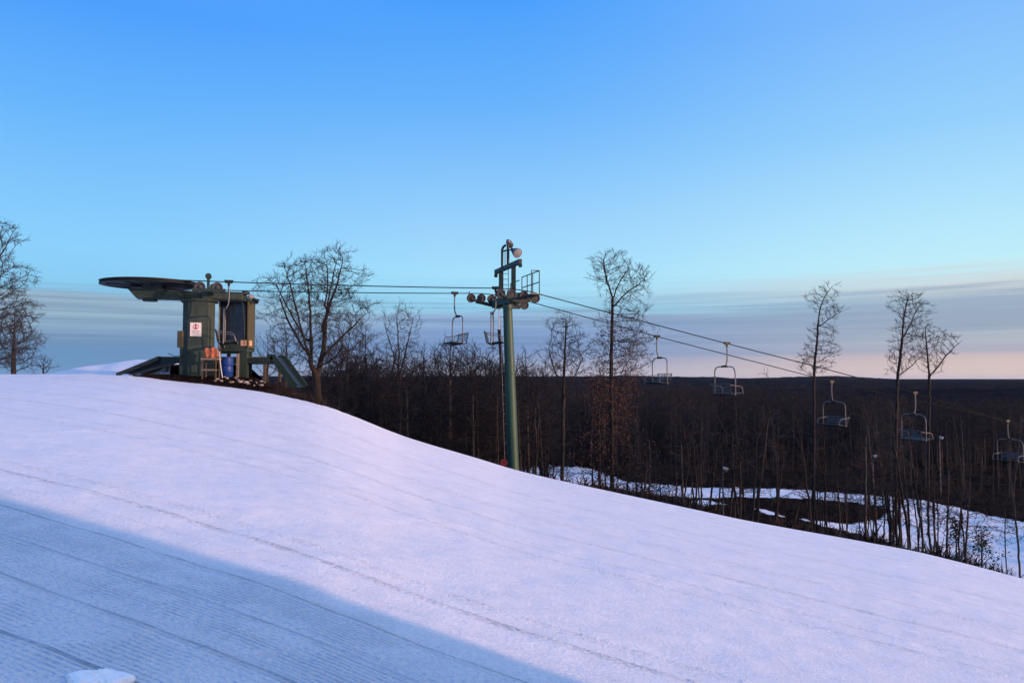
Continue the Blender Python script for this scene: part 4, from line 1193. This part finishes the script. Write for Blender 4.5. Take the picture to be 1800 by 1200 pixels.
def small_things():
    # control box on a post
    x = (316.5 - 900) / F * 30.0; g = G(x, 30.0)
    root = empty('control_box', (x, 30.0, g - .1)); tag(root, 'narrow olive control box on a thin post left of the terminal column', 'control box')
    z = -g + .1
    b = MB(); b.box((.02, .04, (.1 + z + 1.2) / 2 - .1), (.08, .08, z + 1.25)); b.build('post', M['green'], root)
    b = MB(); b.box((-.0, 0, z + 1.48), (.20, .14, .62), ch=.015); b.build('cabinet', M['booth_wood'], root)
    b = MB(); b.tube([(.05, -.03, z + .78), (.22, -.05, z + .92), (.42, -.05, z + .98)], .016, 6); b.tube([(0, -.03, z + .85), (-.2, -.05, z + .84), (-.42, -.05, z + .94)], .014, 6); b.tube([(.05, -.03, z + .6), (.2, -.05, z + .9)], .012, 6)
    b.build('wire_arm', M['dark_steel'], root)
    # stool-like wooden stand
    x = (371 - 900) / F * 29.7; Y = 29.7; g = G(x, Y) - .03
    root = empty('wooden_stand', (x, Y, g)); tag(root, 'small weathered wooden stand holding an orange bag beside the blue barrel', 'stand')
    h = .70 - g
    for sx in (-.25, .25):
        for sy in (-.18, .18):
            MB().box((sx, sy, h / 2), (.045, .045, h)).build('leg', M['wood'], root)
    MB().box((0, 0, h + .02), (.60, .46, .07)).build('seat', M['pale_wood'], root)
    b = MB()
    for sy in (-.2, .2): b.box((0, sy, h * .48), (.56, .025, .06))
    b.build('rung', M['pale_wood'], root)
    # crumpled orange bag
    hz = g + h + .055
    import bmesh
    bm = bmesh.new(); bmesh.ops.create_icosphere(bm, subdivisions=5, radius=1)
    for v in bm.verts:
        c = v.co.copy()
        c = Vector([math.copysign(abs(k_) ** .55, k_) for k_ in c])
        fold = math.sin(c.x * 7.5 + 1.5 * mnoise.noise(c * 1.5)) * .07
        nn = mnoise.noise(c * 2.2) * .10 + mnoise.noise(c * 5) * .05
        v.co = Vector((c.x * (.255 + nn * .2), c.y * (.14 + fold * .35 + nn * .2), c.z * (.20 + nn * .3 + .03 * math.sin(c.x * 6)) + .20))
    me = bpy.data.meshes.new('orange_bag'); bm.to_mesh(me); bm.free(); me.polygons.foreach_set('use_smooth', [True] * len(me.polygons))
    o = mesh_obj('orange_bag', me, M['orange']); o.location = (x, Y, hz - .01); o.rotation_euler = (0, 0, .1)
    tag(o, 'crumpled orange bag lying on the small wooden stand', 'bag')
    b = MB()
    for sx in (-.27, .27): b.box((sx, .19, h + .25), (.04, .04, .46))
    b.build('back_frame', M['wood'], root)
    b = MB(); b.tube([(.0, 0, 0), (.1, -.05, -.05), (.13, -.07, -.4), (.20, -.09, -.8), (.24, -.1, -1.0)], .018, 7)
    o = b.build('hose', M['white']); o.location = (x + .27, Y - .1, 1.02); tag(o, 'pale hose hanging from the wooden stand down to the ground', 'hose')
    # barrel
    x = (399.5 - 900) / F * 30.15; g = G(x, 30.15)
    root = empty('barrel', (x, 30.15, g - .02)); tag(root, 'blue plastic barrel under the operator booth', 'barrel')
    b = MB(); b.lathe((0, 0, 0), (0, 0, 1), [(.001, 0), (.19, 0), (.215, .03), (.22, .2), (.235, .22), (.235, .25), (.22, .27), (.222, .46), (.235, .48), (.235, .51), (.22, .53), (.215, .68), (.20, .73)], 28)
    b.build('body', M['blue'], root)
    b = MB(); b.lathe((0, 0, 0), (0, 0, 1), [(.21, .71), (.22, .72), (.22, .75), (.19, .76), (.001, .755)], 28); b.build('lid', M['blue'], root)
    # upright post right of barrel
    x = (418 - 900) / F * 30.3; g = G(x, 30.3)
    o = MB().box((0, 0, .45), (.085, .085, 1.0)).build('fence_post', M['pale_wood']); o.location = (x, 30.3, g - .05); tag(o, 'short pale wooden post between the blue barrel and the booth post', 'post')
    # rocks
    rg = random.Random(4)
    for k in range(22):
        px = 378 + 90 * (k + rg.random()) / 22; Y = rg.uniform(29.25, 30.2); x = (px - 900) / F * Y
        s_ = rg.uniform(.03, .085)
        b = MB(); vs = []; 
        import bmesh
        bm = bmesh.new(); bmesh.ops.create_icosphere(bm, subdivisions=2, radius=s_)
        for v in bm.verts:
            n_ = mnoise.noise(v.co * (3 / s_ * .35) + Vector((k * 3.1, 0, 0)))
            v.co *= 1 + .45 * n_; v.co.z *= .6; v.co.x *= 1.35
        me = bpy.data.meshes.new('rock'); bm.to_mesh(me); bm.free()
        o = mesh_obj('rock', me, M['rock'] if k % 3 else M['pale_wood']); o.location = (x, Y, G(x, Y) + s_ * .2); o.rotation_euler = (0, 0, rg.uniform(0, 6))
        tag(o, 'pale stone lying in the dirt below the blue barrel and booth', 'rock', 'pale stones below the booth')
    # snow lump in the foreground
    q = P(187, 1190, 4.0); x, y = q.x, 4.0
    for it in range(6):
        gz = G(x, y); pr = P(188, 1199, y); 
        y *= 1 + .4 * ((-gz) / max(.1, -pr.z) - 1); x = (187 - 900) / F * y
    bm = bmesh.new(); rg = random.Random(12); vt = []
    rings = ((1.0, 0.0), (1.03, .018), (.97, .034), (.80, .044), (.55, .040), (.28, .047))
    nn = 40
    rad = [.105 * (1 + .20 * math.sin(2 * k_ * 2 * math.pi / nn + 1) + .12 * math.sin(5 * k_ * 2 * math.pi / nn) + rg.uniform(-.09, .09)) for k_ in range(nn)]
    for sc_, z_c in rings:
        vt.append([bm.verts.new((rad[k_] * sc_ * 1.15 * math.cos(k_ * 2 * math.pi / nn), rad[k_] * sc_ * math.sin(k_ * 2 * math.pi / nn), z_c + rg.uniform(-.004, .004))) for k_ in range(nn)])
    for a_, b_ in zip(vt, vt[1:]):
        for k_ in range(nn): bm.faces.new((a_[k_], a_[(k_ + 1) % nn], b_[(k_ + 1) % nn], b_[k_]))
    c_ = bm.verts.new((0, 0, .044))
    for k_ in range(nn): bm.faces.new((vt[-1][k_], vt[-1][(k_ + 1) % nn], c_))
    me = bpy.data.meshes.new('snow_chunk'); bm.to_mesh(me); bm.free()
    o = mesh_obj('snow_chunk', me, M['snowblock']); o.location = (x, y, G(x, y) - .006); o.rotation_euler = (.05, .17, .35)
    tag(o, 'small bright white slab of snow at the bottom left corner', 'snow chunk')
small_things()

# lamp posts in the valley
def lamp_post(px, py_top, py_bot, Y, label):
    x = (px - 900) / F * Y; g = G(x, Y) - .1; zt = P(px, py_top, Y).z
    root = empty('lamp_post', (x, Y, g)); tag(root, label, 'lamp post')
    h = zt - g
    MB().tube([(0, 0, 0), (0, 0, h)], [.08, .05], 8).build('pole', M['steel'], root)
    b = MB(); b.lathe((.18, -.1, h), (.5, -.6, -.4), [(.001, -.25), (.12, -.22), (.2, .1), (.22, .15), (.001, .16)], 12); b.tube([(0, 0, h - .1), (.15, -.05, h)], .03, 6); b.build('lamp_head', M['white'], root)
lamp_post(1268, 824, 880, 66, 'pale lamp post on the brushy bank right of the tallest tree')
lamp_post(1531, 801, 860, 98, 'thin lamp post among the dark woods left of the upswept slender tree')
lamp_post(1648, 769, 870, 96, 'thin lamp post in the woods right of the forked slender tree')
lamp_post(821, 735, 800, 70, 'lamp post with tiny pale head in the dark woods left of the tower')

# unseen hut added beyond the right edge to cast the foreground shade
def hut():
    SA = SUN_AZ
    sx, sy = math.sin(SA), math.cos(SA)
    # the far-left corner of the wall lies on the sun line through the shade's edge
    def ray(px, py):
        Y = 3.0
        while P(px, py, Y).z > G(P(px, py, Y).x, Y) and Y < 40: Y += .02
        return P(px, py, Y)
    q = ray(420, 993); px0, py0 = q.x, q.y
    t = 12.2
    W, D, H = 5.0, 9.0, 6.4
    t = 16.5
    cx, cy = px0 + sx * t - W, py0 + sy * t
    g = G(cx + W / 2, cy - D / 2)
    zb = -5.2
    root = empty('added_shade_hut', (cx + W / 2, cy - D / 2, zb)); tag(root, 'brown two-storey hut added out of view to shade the foreground', 'hut')
    h = 2.15 - zb
    b = MB(); b.box((0, 0, h / 2), (W, D, h)); b.build('wall', M['siding'], root)
    b = MB(); ov = .02
    vs = [(-W / 2 - ov, -D / 2 - .3, h), (W / 2 + .02, -D / 2 - .3, h), (0.1, -D / 2 - .3, h + 1.4), (-W / 2 - ov, D / 2, h), (W / 2 + .02, D / 2, h), (0.1, D / 2, h + 1.4)]
    b.add(vs, [(0, 2, 1), (3, 4, 5), (0, 3, 5, 2), (2, 5, 4, 1), (1, 4, 3, 0)]); b.build('roof', M['roofing'], root)
    d = MB(); d.box((-W / 2 - .02, -1.5, 3.6), (.04, .95, 2.1)); dd = d.build('door', M['dark_green'], root)
    MB().lathe((-W / 2 - .07, -1.15, 3.55), (1, 0, 0), [(.001, -.02), (.03, -.02), (.03, .03), (.001, .03)], 12).build('handle', M['steel'], dd)
    for y in (-3.2, .6, 2.8):
        w = MB()
        for a, bb, c_, e_ in ((0, .55, 1.1, .06), (0, -.55, 1.1, .06)): w.box((-W / 2 - .03, y, 4.0 + bb), (.06, c_, e_))
        for s_ in (-.55, .55): w.box((-W / 2 - .03, y + s_, 4.0), (.06, .06, 1.04))
        f = w.build('window', M['white'], root)
        MB().box((-W / 2 - .012, y, 4.0), (.02, 1.02, 1.02)).build('pane', M['glass'], f)
hut()

# ------------------------------------------------------------------ world
def world():
    w = bpy.data.worlds.new('World'); sc.world = w; w.use_nodes = True
    nt = w.node_tree; nt.nodes.clear()
    out = N(nt, 'ShaderNodeOutputWorld'); bg = N(nt, 'ShaderNodeBackground'); bg.inputs['Strength'].default_value = .1
    nt.links.new(bg.outputs[0], out.inputs[0])
    tc = N(nt, 'ShaderNodeTexCoord'); sp = N(nt, 'ShaderNodeSeparateXYZ'); nt.links.new(tc.outputs['Generated'], sp.inputs[0])
    X, Y, Z = sp.outputs
    el = math_n(nt, 'MULTIPLY', math_n(nt, 'ARCSINE', Z), 57.2958)
    az = math_n(nt, 'MULTIPLY', math_n(nt, 'ARCTAN2', X, Y), 57.2958)
    cv = N(nt, 'ShaderNodeCombineXYZ'); nt.links.new(math_n(nt, 'MULTIPLY', az, .045), cv.inputs[0]); nt.links.new(math_n(nt, 'MULTIPLY', math_n(nt, 'SUBTRACT', el, math_n(nt, 'MULTIPLY', az, .02)), 1.25), cv.inputs[1])
    n1 = noise_n(nt, cv.outputs[0], 1.0, 5, .6)
    cv2 = N(nt, 'ShaderNodeCombineXYZ'); nt.links.new(math_n(nt, 'MULTIPLY', az, .09), cv2.inputs[0]); nt.links.new(math_n(nt, 'MULTIPLY', math_n(nt, 'SUBTRACT', el, math_n(nt, 'MULTIPLY', az, .012)), 4.6), cv2.inputs[1]); cv2.inputs[2].default_value = 3.3
    n2 = noise_n(nt, cv2.outputs[0], 1.0, 4, .55)
    dn = math_n(nt, 'ADD', math_n(nt, 'MULTIPLY', math_n(nt, 'SUBTRACT', n1, .5), 1.5), math_n(nt, 'MULTIPLY', math_n(nt, 'SUBTRACT', n2, .5), 1.9))
    # keep the lowest degree and the clear sky calm
    win = ramp_n(nt, math_n(nt, 'DIVIDE', el, 12), [(.0, (0, 0, 0, 1)), (.16, (.25,) * 3 + (1,)), (.30, (1, 1, 1, 1)), (.58, (1, 1, 1, 1)), (.75, (.1,) * 3 + (1,))])
    el2 = math_n(nt, 'ADD', el, math_n(nt, 'MULTIPLY', dn, win))
    fac = math_n(nt, 'DIVIDE', el2, 90, clamp=True)
    def rp(st): return ramp_n(nt, fac, [(max(e, 0) / 90, c if len(c) == 4 else srgb(*c)) for e, c in st])
    zen = [(40, (.20, .50, 1.12, 1)), (90, (.25, .55, 1.25, 1))]
    Lc = rp([(0, (110, 152, 196)), (1.6, (102, 148, 194)), (2.4, (112, 148, 190)), (3.4, (142, 174, 202)), (4.4, (154, 184, 206)), (5.2, (150, 176, 198)), (5.7, (138, 205, 243)), (8.4, (140, 210, 255)), (12.5, (126, 198, 255)), (17, (104, 182, 255)), (23.2, (76, 160, 255))] + zen)
    Cc = rp([(0, (196, 188, 200)), (.9, (156, 170, 200)), (2.0, (118, 150, 200)), (3.4, (128, 160, 208)), (4.3, (150, 182, 216)), (5.0, (150, 212, 242)), (7.4, (166, 226, 255)), (10.5, (156, 213, 255)), (14.6, (134, 198, 255)), (19, (106, 181, 255)), (26, (73, 161, 255))] + zen)
    Rc = rp([(0, (226, 204, 198)), (1.3, (214, 194, 192)), (1.7, (176, 176, 194)), (2.6, (182, 190, 202)), (3.6, (154, 170, 192)), (5.1, (162, 182, 202)), (5.9, (208, 216, 220)), (7.2, (196, 240, 252)), (9.3, (186, 235, 255)), (16, (150, 210, 255)), (23, (128, 188, 255))] + zen)
    f1 = N(nt, 'ShaderNodeMapRange'); f1.interpolation_type = 'SMOOTHSTEP'; f1.inputs[1].default_value = -30; f1.inputs[2].default_value = -1; nt.links.new(az, f1.inputs[0])
    f2 = N(nt, 'ShaderNodeMapRange'); f2.interpolation_type = 'SMOOTHSTEP'; f2.inputs[1].default_value = -3; f2.inputs[2].default_value = 33; nt.links.new(az, f2.inputs[0])
    c = mixc(nt, f1.outputs[0], Lc, Cc); c = mixc(nt, f2.outputs[0], c, Rc)
    cv4 = N(nt, 'ShaderNodeCombineXYZ'); nt.links.new(math_n(nt, 'MULTIPLY', az, .028), cv4.inputs[0]); nt.links.new(math_n(nt, 'MULTIPLY', el, 2.3), cv4.inputs[1]); cv4.inputs[2].default_value = 8.1
    st = ramp_n(nt, noise_n(nt, cv4.outputs[0], 1.0, 5, .62), [(.46, (0, 0, 0, 1)), (.60, (1, 1, 1, 1))])
    wn2 = ramp_n(nt, math_n(nt, 'DIVIDE', el, 12), [(.10, (0, 0, 0, 1)), (.22, (1, 1, 1, 1)), (.42, (1, 1, 1, 1)), (.52, (0, 0, 0, 1))])
    lw = math_n(nt, 'SUBTRACT', 1, math_n(nt, 'MULTIPLY', f2.outputs[0], .8))
    c = mixc(nt, math_n(nt, 'MULTIPLY', math_n(nt, 'MULTIPLY', st, wn2), math_n(nt, 'MULTIPLY', lw, .55)), c, srgb(112, 140, 176))
    # brighter, warmer air toward the low sun, dimmer air opposite and behind
    dp = N(nt, 'ShaderNodeVectorMath', operation='DOT_PRODUCT'); nt.links.new(tc.outputs['Generated'], dp.inputs[0]); dp.inputs[1].default_value = tuple(sv)
    gl = math_n(nt, 'POWER', math_n(nt, 'MAXIMUM', dp.outputs['Value'], 0), 4)
    gl = math_n(nt, 'MULTIPLY', gl, .9)
    c = mixc(nt, gl, c, (1.9, 1.35, .95, 1))
    bk = N(nt, 'ShaderNodeMapRange'); bk.interpolation_type = 'SMOOTHSTEP'; bk.inputs[1].default_value = .1; bk.inputs[2].default_value = -.7; nt.links.new(Y, bk.inputs[0])
    lft = N(nt, 'ShaderNodeMapRange'); lft.interpolation_type = 'SMOOTHSTEP'; lft.inputs[1].default_value = .6; lft.inputs[2].default_value = -.3; nt.links.new(X, lft.inputs[0])
    c = mixc(nt, math_n(nt, 'MULTIPLY', math_n(nt, 'MULTIPLY', bk.outputs[0], lft.outputs[0]), .8), c, srgb(96, 136, 205))
    vm = N(nt, 'ShaderNodeVectorMath', operation='SCALE'); vm.inputs['Scale'].default_value = 10; nt.links.new(c, vm.inputs[0])
    sky = N(nt, 'ShaderNodeTexSky'); sky.sky_type = 'NISHITA'; sky.sun_disc = False; sky.sun_elevation = SUN_EL; sky.sun_rotation = SUN_AZ
    mx = mixc(nt, .97, sky.outputs[0], vm.outputs[0])
    nt.links.new(mx, bg.inputs[0])
world()
sun = bpy.data.lights.new('sun', 'SUN'); sun.energy = 4.3; sun.angle = R(.75); sun.color = (1.0, .545, .34)
so = bpy.data.objects.new('sun', sun); COL.objects.link(so)
sv_ = Vector((math.sin(SUN_AZ) * math.cos(SUN_EL), math.cos(SUN_AZ) * math.cos(SUN_EL), math.sin(SUN_EL)))
so.rotation_euler = sv.to_track_quat('Z', 'Y').to_euler()
so.location = sv * 60

cam = bpy.data.cameras.new('camera'); cam.sensor_width = 36; cam.lens = 36 * F / 1800; cam.clip_end = 30000; cam.clip_start = .05
co = bpy.data.objects.new('camera', cam); COL.objects.link(co)
co.rotation_euler = (math.pi / 2 + PITCH, 0, 0)
sc.camera = co
sc.view_settings.view_transform = 'Standard'; sc.view_settings.look = 'None'; sc.view_settings.gamma = 1; sc.view_settings.exposure = 0
sc.view_settings.use_curve_mapping = False

def haze():
    m = bpy.data.materials.new('haze_air'); m.use_nodes = True
    nt = m.node_tree; nt.nodes.clear()
    out = N(nt, 'ShaderNodeOutputMaterial'); v = N(nt, 'ShaderNodeVolumePrincipled')
    v.inputs['Color'].default_value = (.72, .84, 1, 1); v.inputs['Density'].default_value = 3.8e-5; v.inputs['Anisotropy'].default_value = .2
    nt.links.new(v.outputs[0], out.inputs['Volume'])
    o = MB().box((0, 7000, 7.5), (26000, 16000, 55)).build('haze', m)
    tag(o, 'thin pale haze hanging over the far woods', 'haze', kind='stuff')
haze()
